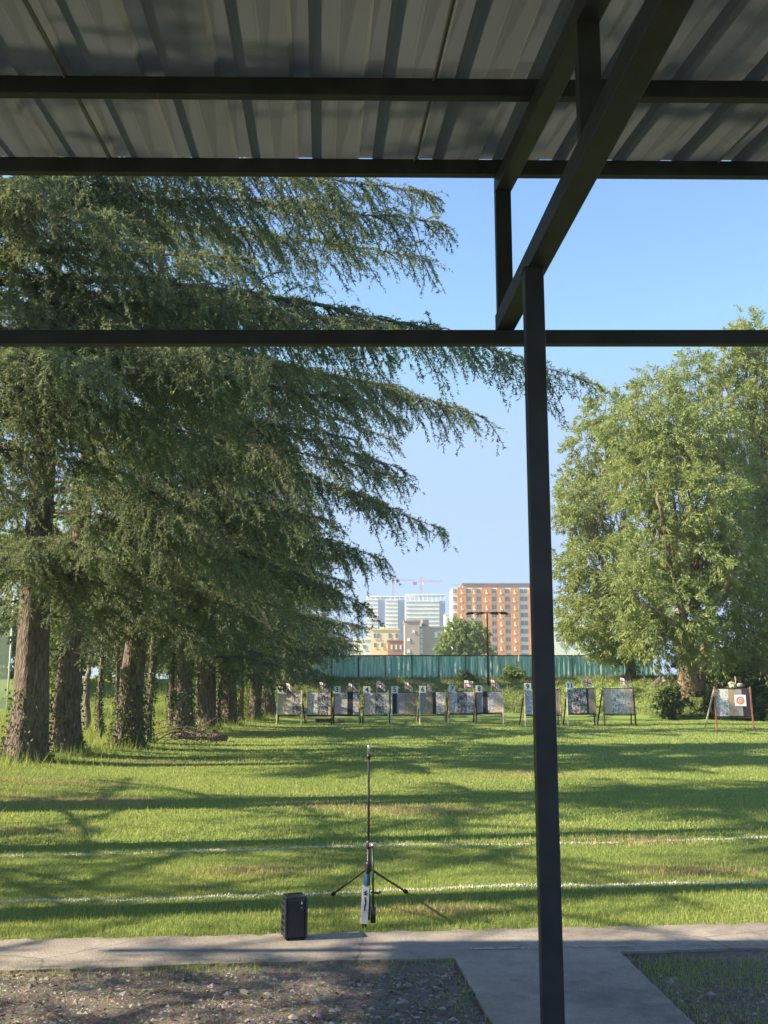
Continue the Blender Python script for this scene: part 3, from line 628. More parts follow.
def tree(name, loc_, lobes, per, leaves, ln, wd, seed, leafm, barkm, trunk_h, r0, label, cat='tree', group=None, hang=.38, lean=(0, 0), twig=.5, ivy=None, stems=1, extra=()):
    r = np.random.default_rng(seed); o = empty(name, loc_, label=label, cat=cat, group=group)
    V, Fc = lobed_crown(lobes, per, leaves, ln, wd, r, hang, twig)
    link('crown', np_mesh('crown', V, Fc, leafm), o)
    tp_, paths = None, []
    for s in range(stems):
        T, rad = trunk_path(trunk_h, r0, (lean[0] + (s * .9 if s else 0), lean[1]), r, .45); rad = np.maximum(rad, r0 * .45)
        if s: T[:, 0] += .55 * s; rad = rad * .7
        paths.append((T, gnarl(T, rad, r)));
        if tp_ is None: tp_ = T[-1]; T0, R0 = T, rad
    V, Fc = np_tubes(paths, 18); t = link('trunk', np_mesh('trunk', V, Fc, barkm, True), o)
    V, Fc = np_tubes(skeleton(lobes, tp_, r, r0) + [(np.array(e_), np.linspace(a_, b_, len(e_))) for e_, a_, b_ in extra], 6); link('limb', np_mesh('limb', V, Fc, barkm, True), t)
    if ivy: link('ivy', ivy_mesh(T0, R0, ivy[0], ivy[1], r, ivy[2]), o)
    return o
def lobes_px(pl, base, jit=.9, seed=0):
    r = random.Random(seed); out = []
    for px, py, rad, Y in pl:
        c = at(px, py, Y) - Vector(base); s = rad / 1000 * Y * .92; out.append(((c.x, c.y, c.z), (s, s * r.uniform(.9, 1.2), s * r.uniform(.85, 1.1))))
    return out
GR = 'willowy trees along the right side of the lawn'
# big central dome
b1 = (14.6, 49, 1.2)
def exl(pts, a, b):
    P = [tuple(at(x_, y_, Y_) - Vector(b1)) for x_, y_, Y_ in pts]; P = np.array(P); t = np.linspace(0, 1, len(P)); tt = np.linspace(0, 1, 4 * len(P)); return (np.stack([np.interp(tt, t, P[:, k]) for k in range(3)], -1) + np.random.default_rng(3).normal(0, .03, (4 * len(P), 3)), a, b)
EX = [exl([(695, 690, 47.5), (692, 650, 46.5), (682, 610, 46.0), (668, 545, 45.2), (660, 505, 44.4), (655, 485, 45.2)], .20, .06), exl([(694, 660, 46.6), (675, 625, 45.0), (655, 610, 44.0), (640, 600, 43.8)], .13, .04), exl([(692, 640, 46.4), (712, 610, 45.5), (735, 570, 45), (742, 540, 45)], .12, .04)]
tree('willowy_tree', b1, lobes_px([(655, 402, 34, 49), (690, 380, 30, 50), (628, 430, 30, 48), (670, 440, 44, 47), (710, 430, 40, 48), (640, 480, 40, 47), (690, 500, 46, 45.5), (725, 480, 36, 48), (655, 540, 40, 46), (700, 560, 42, 46), (640, 590, 34, 46), (680, 610, 32, 45.5), (640, 632, 24, 46.5), (662, 648, 20, 46), (695, 640, 26, 46), (720, 600, 34, 47), (735, 630, 26, 47.5), (715, 520, 34, 46.5), (735, 560, 36, 47), (650, 630, 24, 46), (700, 450, 38, 52), (650, 460, 36, 52), (660, 560, 40, 51)], b1, seed=1),
     80, 30, .21, .055, 21, M['euc'], M['bark_red'], 5.5, .34, 'broad willowy tree with the widest dome and peeling reddish trunk in ivy', group=GR, ivy=(4.5, 2600, .75), stems=2, extra=EX)
b2 = (13.6, 56, 1.9)
tree('willowy_tree', b2, lobes_px([(606, 412, 24, 55), (590, 445, 28, 55), (580, 500, 24, 54), (592, 560, 28, 54), (580, 620, 24, 54), (610, 640, 26, 54), (635, 645, 20, 54), (618, 450, 22, 57), (575, 480, 20, 56), (598, 490, 26, 57), (572, 520, 17, 56), (590, 540, 22, 57), (568, 565, 15, 56), (585, 585, 22, 57), (610, 530, 24, 57), (570, 605, 16, 56.5), (590, 618, 20, 57), (612, 600, 24, 56), (615, 630, 22, 55), (640, 610, 22, 56), (600, 640, 14, 56)], b2, seed=2),
     80, 30, .23, .058, 22, M['euc'], M['bark_grey'], 6, .24, 'smaller willowy tree nearest the shelter post in the picture, set back', group=GR)
b3 = (20.2, 53, 1.9)
tree('willowy_tree', b3, lobes_px([(742, 342, 24, 53), (765, 348, 26, 53), (745, 322, 13, 53), (725, 362, 16, 53), (755, 370, 30, 53), (735, 400, 30, 53), (765, 410, 34, 52), (790, 380, 34, 53), (755, 460, 38, 52), (790, 450, 40, 52), (780, 510, 42, 51), (745, 520, 34, 51), (775, 570, 36, 51), (740, 580, 30, 51), (810, 540, 44, 52), (800, 600, 34, 52), (712, 375, 13, 54)], b3, seed=3),
     75, 28, .22, .056, 23, M['euc'], M['bark_red'], 7, .36, 'tallest willowy tree rising at the right edge of the picture', group=GR)
b4 = (19.0, 47.5, 1.0)
tree('willowy_tree', b4, lobes_px([(755, 620, 26, 48.5), (775, 600, 30, 47), (738, 645, 20, 48.5), (790, 640, 26, 47), (768, 655, 20, 48.5), (720, 660, 18, 49)], b4, seed=4),
     80, 22, .22, .055, 24, M['euc'], M['bark_red'], 3.4, .26, 'low willowy tree with red trunk behind the target with paper face', group=GR, stems=2)
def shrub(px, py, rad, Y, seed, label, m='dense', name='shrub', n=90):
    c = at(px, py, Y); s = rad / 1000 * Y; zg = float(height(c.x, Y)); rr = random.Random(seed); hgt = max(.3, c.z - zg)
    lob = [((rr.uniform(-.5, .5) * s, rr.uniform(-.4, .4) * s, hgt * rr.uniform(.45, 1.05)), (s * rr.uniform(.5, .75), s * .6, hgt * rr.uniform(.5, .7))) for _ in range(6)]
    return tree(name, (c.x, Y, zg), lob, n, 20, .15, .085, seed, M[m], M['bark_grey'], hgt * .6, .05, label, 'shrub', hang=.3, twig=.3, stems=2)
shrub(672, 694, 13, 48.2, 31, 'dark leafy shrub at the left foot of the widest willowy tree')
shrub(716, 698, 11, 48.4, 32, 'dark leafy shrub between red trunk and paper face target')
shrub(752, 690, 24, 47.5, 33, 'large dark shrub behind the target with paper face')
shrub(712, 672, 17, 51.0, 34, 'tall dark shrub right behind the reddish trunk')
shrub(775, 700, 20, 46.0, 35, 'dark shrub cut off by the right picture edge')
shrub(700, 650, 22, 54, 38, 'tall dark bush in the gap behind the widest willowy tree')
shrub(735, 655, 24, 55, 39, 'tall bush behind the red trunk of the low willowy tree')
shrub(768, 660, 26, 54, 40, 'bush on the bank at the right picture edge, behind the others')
shrub(466, 676, 8, 60.0, 36, 'small bush growing in front of the green fence left of the lamp pole', 'broad')
shrub(514, 672, 11, 60.2, 37, 'low bush in front of the pale end of the green fence', 'broad')
# round tree in front of the orange building
b5 = (10.0, 150, 0.6)
tree('round_tree', (at(462, 655, 150).x, 150, .8), lobes_px([(462, 640, 15, 150), (450, 645, 12, 150), (475, 645, 13, 150), (468, 628, 10, 150), (456, 630, 11, 150), (480, 634, 9, 150), (446, 655, 10, 150), (482, 655, 12, 150), (462, 660, 14, 150)], (at(462, 655, 150).x, 150, .8)),
     38, 16, .42, .26, 25, M['broad'], M['bark_grey'], 3, .3, 'round sunlit tree above the fence in front of the orange building', hang=.3)
# sunlit trees of the field on the left, seen between the cedar trunks
def field_tree(x, y, h, w, seed, label, th=4.0):
    r = random.Random(seed); zg = float(height(x, y)); lob = [((r.uniform(-.5, .5) * w, r.uniform(-.5, .5) * w, h * r.uniform(.62, .95)), (w * r.uniform(.22, .36), w * r.uniform(.22, .36), h * r.uniform(.08, .14))) for _ in range(8)]
    tree('field_tree', (x, y, zg), lob, 34, 16, .24, .13, seed, M['broad'], M['bark_grey'], th, .13, label, group='slim sunlit trees in the field behind the cedars', hang=.4)
field_tree(-9.6, 33, 6.5, 3.4, 41, 'slim pale trunked tree between the second and third cedar trunks, left one')
field_tree(-8.9, 35, 6.5, 3.4, 42, 'slim pale trunked tree between the second and third cedar trunks, right one')
field_tree(-19.5, 44, 7, 4.5, 43, 'sunlit tree in the field behind the thickest cedar trunk')
field_tree(-13.5, 52, 7, 4.5, 44, 'sunlit tree in the field beyond the dark straight cedar trunk')
field_tree(-10.5, 60, 7, 4.5, 45, 'sunlit tree in the field beyond the ivy covered cedar')
for k_, (x_, y_, lab_) in enumerate(((-18.2, 58, 'bright bush seen left of the second cedar trunk'), (-15.2, 62, 'bright bush seen between second and third cedar trunks'), (-12.6, 64, 'bright bush seen right of the third cedar trunk'), (-10.0, 63, 'bright bush seen around the reddish cedar trunk'), (-8.2, 66, 'bright bush at the far end behind the cedar row'), (-16.6, 67, 'bright bush farther back between the second and third cedar trunks'), (-23.5, 62, 'bright bush behind the pale net, left of the thickest trunk'), (-20.6, 65, 'bright bush just behind the thickest cedar trunk'), (-11.5, 69, 'bright bush farther back beside the ivy covered cedar'))):
    rq = random.Random(80 + k_); lob = [((rq.uniform(-1.4, 1.4), rq.uniform(-1, 1), rq.uniform(.5, 4.6)), (rq.uniform(.9, 1.5), 1.0, rq.uniform(.8, 1.2))) for _ in range(13)]
    tree('sunlit_bush', (x_, y_, float(height(x_, y_))), lob, 30, 14, .28, .16, 80 + k_, M['broad'], M['bark_grey'], 2, .08, lab_, 'bush', 'sunlit bushes at the back of the field', hang=.3)
field_tree(-20, 62, 10, 8, 46, 'farther sunlit tree at the back of the field on the left')
# tall weeds of the field and along the row
n = 90000; y = rng.uniform(14, 58, n); x = -6.6 + .05 * (y - 20) - rng.gamma(1.6, 4.0, n); k = rng.random(n) < 1.0
x, y = x[k], y[k]; dist = (-6.6 + .05 * (y - 20)) - x; hh = rng.gamma(4, .05, len(x)) * np.clip(.3 + dist / 2.5, .3, 1.9)
link('tall_grass', blades(np.stack([x, y, height(x, y)], -1), hh, rng.uniform(.012, .03, len(x)), .4, M['weed'], 'tall_grass'), kind='stuff', label='tall sunlit weeds and grass in the field behind the cedars')
# unmown tufts at trunk feet
tuft = []
for k, p in row.items():
    if k == 'T0': continue
    m = 900; a = rng.uniform(0, 6.28, m); d = .35 + rng.exponential(.35, m); tuft.append(np.stack([p.x + np.cos(a) * d, p.y + np.sin(a) * d, 0 * a], -1))
tuft = np.concatenate(tuft); tuft[:, 2] = height(tuft[:, 0], tuft[:, 1])
link('rough_grass', blades(tuft, rng.gamma(4, .055, len(tuft)), rng.uniform(.008, .02, len(tuft)), .8, M['blade'], 'rough_grass'), kind='stuff', label='unmown grass around the feet of the cedars')
# rough grass on the bank
n = 90000; x = rng.uniform(-8, 26, n); y = rng.uniform(47, 62, n); k = height(x, y) > .12; x, y = x[k], y[k]
link('bank_grass', blades(np.stack([x, y, height(x, y)], -1), rng.gamma(4, .04, len(x)), rng.uniform(.03, .06, len(x)), .8, M['bank_blade'], 'bank_grass'), kind='stuff', label='rough grass on the bank below the green fence')

# brushwood heap at the row
hp = gnd(190, 745); bp = empty('brushwood_heap', loc(hp), label='heap of dead branches between the dark trunk and the ivy covered cedar', cat='brushwood')
paths = []; r = np.random.default_rng(9)
for i in range(34):
    a = r.uniform(0, 6.28); c = r.normal(0, .45, 3) * np.array([1, .7, 0]) + np.array([0, 0, abs(r.normal(.15, .15))]); l_ = r.uniform(.4, 1.2); t = np.linspace(-.5, .5, 7)[:, None]
    P = c + t * l_ * np.array([math.cos(a), math.sin(a), r.normal(0, .35)]); P[:, 2] += .25 * l_ * (1 - 4 * t[:, 0] ** 2) * r.random(); P[:, 2] = np.maximum(P[:, 2], .02); paths.append((P, np.linspace(.02, .005, 7)))
V, Fc = np_tubes(paths, 5); link('branches', np_mesh('branches', V, Fc, M['bark'], True), bp)
lp = gnd(200, 742); bm = bmesh.new(); tube(bm, [(-.75, 0, .12), (-.3, .03, .15), (.3, .0, .13), (.8, -.05, .09)], [.10, .13, .12, .08], 10)
lg = from_bm('fallen_log', bm, M['bark'], None, True, label='short dark log lying at the foot of the brushwood heap', cat='log'); lg.location = loc(lp)

# ------------------------------------------------------------------ speaker and stand
g = gnd(293, 941, .022)
spk = empty('speaker', (g.x, g.y + .08, .022), R(16), label='black portable loudspeaker standing on the edge of the concrete path', cat='loudspeaker')
sw, sd, shh = .146, .135, .268
bm = bmesh.new(); box(bm, (0, 0, shh / 2 + .006), (sw * .86, sd, shh - .012), bev=.014); from_bm('cabinet', bm, M['black'], spk, True)
bm = bmesh.new(); box(bm, (0, -sd / 2 - .001, shh / 2), (sw * .70, .006, shh * .86), bev=.0025); from_bm('grille', bm, M['grille'], spk)
for s in (-1, 1):
    bm = bmesh.new()
    for k in range(6):
        z = .03 + k * (shh - .06) / 5 * .985
        box(bm, (s * sw * .45, 0, z), (.022, sd * .92, .036), Matrix.Rotation(s * R(20), 3, 'Y'), bev=.006)
    box(bm, (s * (sw * .47), -sd * .43, shh / 2), (.016, .024, shh - .02), bev=.006); box(bm, (s * (sw * .47), sd * .43, shh / 2), (.016, .024, shh - .02), bev=.006)
    from_bm('side_grip', bm, M['black'], spk, True)
bm = bmesh.new(); box(bm, (0, 0, shh - .004), (sw * .98, sd * 1.0, .022), bev=.008); from_bm('top_panel', bm, M['black'], spk, True)
bm = bmesh.new(); tube(bm, [(-.05, .0, shh + .004), (-.045, 0, shh + .016), (.045, 0, shh + .016), (.05, 0, shh + .004)], .006, 8); from_bm('handle', bm, M['black'], spk, True)
bm = bmesh.new(); v = [bm.verts.new(q) for q in ((.028, -sd / 2 - .0055, .226), (.042, -sd / 2 - .0055, .226), (.038, -sd / 2 - .0055, .242), (.032, -sd / 2 - .0055, .246))]; bm.faces.new(v); box(bm, (.034, -sd / 2 - .005, .205), (.008, .002, .004)); from_bm('badge', bm, M['whiteplastic'], spk)
for sx in (-1, 1):
    for sy in (-1, 1):
        bm = bmesh.new(); tube(bm, [(sx * .052, sy * .05, 0), (sx * .052, sy * .05, .012)], .012, 10); from_bm('foot', bm, M['rubber'], spk)

gl, gr_, gf = gnd(333, 897), gnd(406, 894.5), gnd(364, 929)
cx_, cy_ = at(368.5, 870, 7.45).x, 7.45
st = empty('microphone_stand', (cx_, cy_, 0), label='black tripod microphone stand without microphone, one leg wrapped in a white label', cat='microphone stand')
rel = lambda p: Vector((p.x - cx_, p.y - cy_, p.z))
ztop, zc = at(368.5, 745, cy_).z, at(368.5, 868, cy_).z
bm = bmesh.new(); tube(bm, [(0, 0, .05), (0, 0, zc + .16)], .013, 12); from_bm('lower_tube', bm, M['black'], st)
bm = bmesh.new(); tube(bm, [(0, 0, zc + .15), (0, 0, ztop - .07)], .0085, 12); from_bm('upper_tube', bm, M['black'], st)
bm = bmesh.new(); tube(bm, [(0, 0, ztop - .10), (0, 0, ztop - .085), (0, 0, ztop - .07), (0, 0, ztop - .065)], [.010, .015, .015, .009], 12); from_bm('top_collar', bm, M['black'], st)
bm = bmesh.new(); tube(bm, [(0, 0, ztop - .066), (0, 0, ztop - .005), (0, 0, ztop)], [.010, .010, .007], 12); from_bm('threaded_tip', bm, M['chrome'], st)
bm = bmesh.new(); tube(bm, [(0, 0, zc - .03), (0, 0, zc - .02), (0, 0, zc + .03), (0, 0, zc + .05)], [.016, .024, .024, .014], 14); from_bm('leg_hub', bm, M['black'], st, True)
bm = bmesh.new(); tube(bm, [(0, 0, zc + .13), (0, 0, zc + .14), (0, 0, zc + .18), (0, 0, zc + .19)], [.012, .019, .019, .011], 14); tube(bm, [(.0, -.012, zc + .16), (.035, -.02, zc + .165)], [.006, .012], 8); from_bm('clutch', bm, M['black'], st, True)
bm = bmesh.new(); tube(bm, [(.03, -.03, zc + .15), (.034, -.034, .14)], .007, 10); bo = from_bm('boom_arm', bm, M['black'], st)
bm = bmesh.new(); tube(bm, [(.034, -.034, .145), (.034, -.034, .04)], [.02, .018], 12); from_bm('counterweight', bm, M['black'], bo, True)
bm = bmesh.new(); box(bm, (.03, -.04, zc + .165), (.05, .02, .03), bev=.006); tube(bm, [(.03, -.05, zc + .165), (.03, -.075, zc + .165)], .012, 10); from_bm('boom_knob', bm, M['chrome'], bo)
bm = bmesh.new(); tube(bm, [(.02, -.02, .24), (.075, -.03, .235), (.085, -.03, .25)], [.007, .007, .011], 8); from_bm('wing_screw', bm, M['black'], st)
for i, q in enumerate((gl, gr_, gf)):
    q = rel(q); top = Vector((q.x, q.y, 0)).normalized() * .02 + Vector((0, 0, zc - .005)); end = q + Vector((0, 0, .022)); dr = (end - top).normalized()
    bm = bmesh.new(); tube(bm, [top, end], .0085, 10)
    lgo = from_bm('leg', bm, M['black'], st)
    bm = bmesh.new(); tube(bm, [end - dr * .06, end - dr * .045, end + dr * .01, end + dr * .018], [.009, .016, .017, .010], 10); from_bm('rubber_foot', bm, M['rubber'], lgo, True)
    if i == 2:
        a, b = top.lerp(end, .30), top.lerp(end, .98); off = Vector((0, -.012, .006))
        bm = bmesh.new(); bar(bm, a + off, b + off, .052, .012, up=Vector((0, -1, 0)).cross(dr).cross(dr) * -1, bev=.003); sn_ = from_bm('white_label', bm, M['whiteplastic'], lgo)
        bm = bmesh.new(); nrm = Vector((1, 0, 0)).cross(dr).normalized(); nrm = nrm if nrm.y < 0 else -nrm
        def mark(t, w, h_, dx=0, rot=0):
            c = a.lerp(b, t) + off + nrm * .0085 + Vector((dx, 0, 0)); x = Vector((1, 0, 0)); y = -dr
            if rot: x, y = x * math.cos(rot) + y * math.sin(rot), -x * math.sin(rot) + y * math.cos(rot)
            vs = [bm.verts.new(c + x * sx * w / 2 + y * sy * h_ / 2) for sx, sy in ((-1, -1), (1, -1), (1, 1), (-1, 1))]; bm.faces.new(vs)
        mark(.16, .026, .008, 0, .5); mark(.20, .026, .008, 0, -.6); mark(.235, .022, .008); mark(.36, .010, .03); mark(.45, .010, .03, .004); mark(.54, .010, .025); mark(.63, .008, .02)
        from_bm('print', bm, M['ink'], sn_)
        bm = bmesh.new(); bar(bm, top.lerp(end, .10) + off * .6, top.lerp(end, .31) + off * .6, .034, .03, bev=.004); from_bm('blue_tape', bm, M['blue_cloth'], lgo)

# ------------------------------------------------------------------ archery targets
def text_mesh(s, size):
    cu = bpy.data.curves.new('number', 'FONT'); cu.body = s; cu.size = size; cu.align_x = 'CENTER'; cu.align_y = 'CENTER'; cu.extrude = .003; cu.offset = size * .02
    o = bpy.data.objects.new('number', cu); COL.objects.link(o); dg = bpy.context.evaluated_depsgraph_get(); dg.update()
    me = bpy.data.meshes.new_from_object(o.evaluated_get(dg)); bpy.data.objects.remove(o); me.materials.clear(); me.materials.append(M['ink']); return me
GT = 'archery targets standing in a row across the far lawn'
def target(x0, x1, ytop, ybot, yfoot, strips, num, label, legs=('wood', 'wood'), backlegs=('wood_dark', 'wood_dark'), tilt=0, lift=0, face=None, splay=.1, rz=0):
    xc = (x0 + x1) / 2; g = gnd(xc, yfoot); Y = g.y; sc = g.y * cp / F; W = (x1 - x0) * sc * 1.05; ztop = at(xc, ytop, Y).z; zbot = at(xc, ybot, Y).z
    o = empty('archery_target', (g.x, Y, 0), rz, label=label, cat='archery target', group=GT)
    lean = .12; x = -W / 2; tot = sum(s[0] for s in strips); my = lambda z: (z - zbot) * lean
    for wfr, mt in strips:
        w = W * wfr / tot; bm = bmesh.new()
        box(bm, (x + w / 2, .0, 0), (w - .006, .17, ztop - zbot + random.uniform(-.02, .02)), bev=.008)
        p = from_bm('foam_strip', bm, M[mt], o); p.location = (0, .09 + my((ztop + zbot) / 2), (ztop + zbot) / 2); p.rotation_euler = (-math.atan(lean), 0, 0)
        x += w
    bm = bmesh.new(); box(bm, (0, .08, zbot - .035), (W + .1, .22, .05), bev=.005); from_bm('base_board', bm, M['wood_dark'], o)
    bm = bmesh.new(); box(bm, (0, .10 + my(ztop), ztop + .02), (W + .02, .12, .03), bev=.005); from_bm('top_rail', bm, M['wood_dark'], o)
    for s, mt in zip((-1, 1), legs):
        bm = bmesh.new(); bar(bm, (s * (W / 2 + .03), -.06, 0), (s * (W / 2 + .02), .0 + my(ztop) - .02, ztop + .1), .05, .06, up=Vector((0, 1, 0)), bev=.004); from_bm('leg', bm, M[mt], o)
    for s, mt in zip((-1, 1), backlegs):
        bm = bmesh.new(); bar(bm, (s * (W / 2 + splay), .95, 0), (s * (W / 2 - .02), .14 + my(ztop), ztop + .05), .05, .05, up=Vector((0, 1, 0)), bev=.004); from_bm('back_leg', bm, M[mt], o)
    if num:
        ps = .29; zc_ = ztop + .13 + lift; yl = my(ztop) - .07
        bm = bmesh.new(); box(bm, (0, 0, 0), (ps, .012, ps), bev=.003); p = from_bm('number_plate', bm, M['whiteplastic'], o); p.location = (-W / 2 + .10, yl, zc_); p.rotation_euler = (0, tilt, 0)
        t = link('number', text_mesh(num, .27), p); t.rotation_euler = (R(90), 0, 0); t.location = (0, -.0085, 0)
    if face:
        fx, fy = face; c = at(fx, fy, Y); lx_, lz = c.x - g.x, c.z; s = 11 * sc
        p = empty('paper_face', (lx_, my(lz) - .012, lz)); p.parent = o; p.rotation_euler = (-math.atan(lean), 0, 0)
        bm = bmesh.new(); box(bm, (0, 0, 0), (s, .006, s * 1.02)); from_bm('paper', bm, M['paper'], p)
        for k, (rr, mt) in enumerate(((.36, 'paper_red'), (.22, 'whiteplastic'), (.17, 'paper_red'), (.08, 'paper_yellow'))):
            bm = bmesh.new(); bmesh.ops.create_circle(bm, cap_ends=True, segments=32, radius=rr * s, matrix=Matrix.Translation((0, -.005 - .003 * k, 0)) @ Matrix.Rotation(R(90), 4, 'X')); from_bm('ring', bm, M[mt], p)
    return o, W, ztop, Y, g
def flag(px, py, Y, zbase, label, w=.34, h=.22, droop=.5, rz=0.0):
    c = at(px, py, Y); fz = c.z - zbase; o = empty('small_flag', (c.x - w * .4, Y, zbase), rz, label=label, cat='flag', group='small red and white flags on the targets')
    bm = bmesh.new(); tube(bm, [(0, 0, 0), (0, 0, fz + h * .55)], .011, 6); from_bm('flag_pole', bm, M['wood_pale'], o)
    nu, nv = 30, 20; V = []; Fc = []; mi = []
    for j in range(nv + 1):
        for i in range(nu + 1):
            u, v = i / nu, j / nv; V.append((.01 + w * u * (1 - .12 * droop), .035 * math.sin(u * 7 + v * 2), fz - h / 2 + h * v - droop * w * u * u * .9))
    for j in range(nv):
        for i in range(nu):
            u, v = (i + .5) / nu, (j + .5) / nv; cross = abs(u - .5) < .07 or abs(v - .5) < .105
            du, dv = abs(abs(u - .5) - .28), abs(abs(v - .5) - .30); small = (du < .02 and dv < .085) or (dv < .03 and du < .057)
            b = j * (nu + 1) + i; Fc.append((b, b + 1, b + nu + 2, b + nu + 1)); mi.append(1 if cross or small else 0)
    me = np_mesh('flag_cloth', V, Fc, M['paper'], True); me.materials.append(M['red']); me.polygons.foreach_set('material_index', mi); link('flag_cloth', me, o)
S = dict(p='foam_pink', s='foam_speck', d='foam_dark', g='foam_grey', t='foam_tan', b='foam_beige', k='foam_speckdark')
def st_(*a): return [(w, S[c]) for w, c in a]
T = [
 (278, 300, 693, 715, 725, st_((1, 'b'), (1.1, 'p'), (1.2, 'k')), '1', 'target with cream strip and pale left leg under the cedar branches, leftmost', ('wood_pale', 'wood_pale'), (290, 686.5)),
 (308, 330, 693, 715, 725, st_((1.2, 's'), (1.3, 'k'), (.3, 'p')), None, 'unnumbered grey speckled target behind hanging cedar twigs, second from left', ('wood', 'wood_dark'), (323, 685.5)),
 (335, 358, 693, 714.5, 724.5, st_((1.6, 'p'), (.7, 'd'), (.7, 's')), '3', 'target with dark strip right of centre and number 3 plate', ('wood_dark', 'wood'), (352, 686.5)),
 (365, 387, 693, 714.5, 724.5, st_((1.3, 'p'), (1, 'k'), (.5, 's')), '4', 'mottled target with number 4 plate', ('wood', 'wood_pale'), (380.5, 684)),
 (393, 415.5, 693, 714.5, 724.5, st_((.6, 'd'), (1.2, 'g'), (1.4, 't')), '5', 'target of dark, grey and tan strips with number 5 plate', ('wood_pale', 'wood'), (408.5, 685.5)),
 (421, 444, 692.5, 714.5, 724.5, st_((.9, 'g'), (.9, 't'), (.5, 'd'), (1.2, 's')), '6', 'target of grey, tan, black and speckled strips with number 6 plate', ('wood_pale', 'wood'), (429.5, 687)),
 (450.5, 473.5, 692, 713.5, 723.5, st_((1, 's'), (1.2, 'k'), (.9, 's')), '7', 'all speckled grey target with tilted number 7 plate', ('wood', 'wood'), (468, 683.5)),
 (478, 502, 692, 713, 723.5, st_((.9, 'g'), (.7, 'd'), (.9, 's'), (1.2, 'b')), '8', 'target with beige right strip and number 8 plate', ('wood_dark', 'wood_pale'), (494.5, 683)),
 (527, 560, 690, 714.5, 726, st_((1, 's'), (1.6, 'k'), (.7, 't')), '9', 'target half hidden behind the shelter post with number 9 plate', ('wood_pale', 'wood'), None),
 (569.5, 595, 689, 713.5, 726, st_((2.8, 'k'), (.25, 'd'), (.9, 't')), '11', 'target with tan right strip and number 11 plate', ('wood_pale', 'wood'), (586.5, 682)),
 (606, 634, 689, 714, 725.5, st_((1, 'b'), (1.9, 's'), (1, 'p')), None, 'unnumbered target with beige left strip and a flag, right of number 11', ('wood', 'wood_dark'), (624, 681)),
]
flabels = ['drooping small flag on the leftmost target', 'small flag on the second target from the left', 'small flag on the target with number 3', 'small flag on the target with number 4', 'drooping flag on the target with number 5', 'narrow limp flag on the target with number 6',
           'small flag held straight on the target with number 7', 'small flag on the target with number 8', '', 'small flag on the target with number 11', 'small flag on the unnumbered target right of number 11']
for i, (x0, x1, yt, yb, yf, strips, num, lab, legs, fp) in enumerate(T):
    o, W, zt, Y, g = target(x0, x1, yt, yb, yf, strips, num, lab, legs, tilt=(.25 if num == '7' else random.uniform(-.04, .04)), rz=random.uniform(-.06, .06))
    if fp: flag(fp[0], fp[1], Y + .2, zt, flabels[i], droop=[.9, .5, .8, .6, .8, 1.4, .15, .7, 0, .3, .7][i], w=.20 if i == 5 else .36, h=.26)
o, W, zt, Y, g = target(719, 751, 689.5, 716.5, 730, st_((1.9, 's'), (1.0, 't'), (.9, 'g'), (1.1, 'd')), None, 'red legged target with a round paper face pinned on it, standing apart at right', ('wood_red', 'wood_red'), ('wood_pale', 'wood_pale'), face=(740.5, 700.5), splay=.28, rz=-.12)
# straw hat like bundle and stick on top of the last target
c = at(735, 683, Y + .25); bd = empty('rag_bundle', (c.x, Y + .2, zt + .02), label='pale rag bundle with upright stick on top of the paper face target', cat='bundle')
bm = bmesh.new(); r = random.Random(4)
for k in range(7):
    mt = Matrix.Translation((r.uniform(-.2, .2), r.uniform(-.04, .04), .06 + r.uniform(0, .13))) @ Matrix.Diagonal((1, .6, .8, 1)); bmesh.ops.create_icosphere(bm, subdivisions=2, radius=r.uniform(.07, .12), matrix=mt)
for v in bm.verts: v.co += Vector((r.uniform(-.015, .015), r.uniform(-.015, .015), r.uniform(-.015, .015)))
from_bm('cloth', bm, noisy('faded_cloth', (.30, .27, .20), (.62, .56, .46), 8, .9), bd)
bm = bmesh.new(); bar(bm, (.02, 0, 0), (0, 0, .46), .035, .02); from_bm('stick', bm, M['wood_pale'], bd)
# small log bench / foam offcut lying behind the second target
g = gnd(324, 722.5); bm = bmesh.new(); box(bm, (0, 0, .09), (.75, .2, .15), bev=.02); o = from_bm('foam_block', bm, M['foam_dark'], label='dark foam block lying on the grass below the second and third targets', cat='block'); o.location = (g.x, g.y, 0)
g = gnd(340.5, 723); bm = bmesh.new(); bmesh.ops.create_icosphere(bm, subdivisions=3, radius=.14); bmesh.ops.scale(bm, vec=(1.25, .9, .72), verts=bm.verts)
r = random.Random(2)
for v in bm.verts: v.co *= 1 + r.uniform(-.08, .08)
o = from_bm('pale_stone', bm, M['stone'], label='pale stone beside the dark block under target number 3', cat='stone'); o.location = (g.x, g.y, .08)

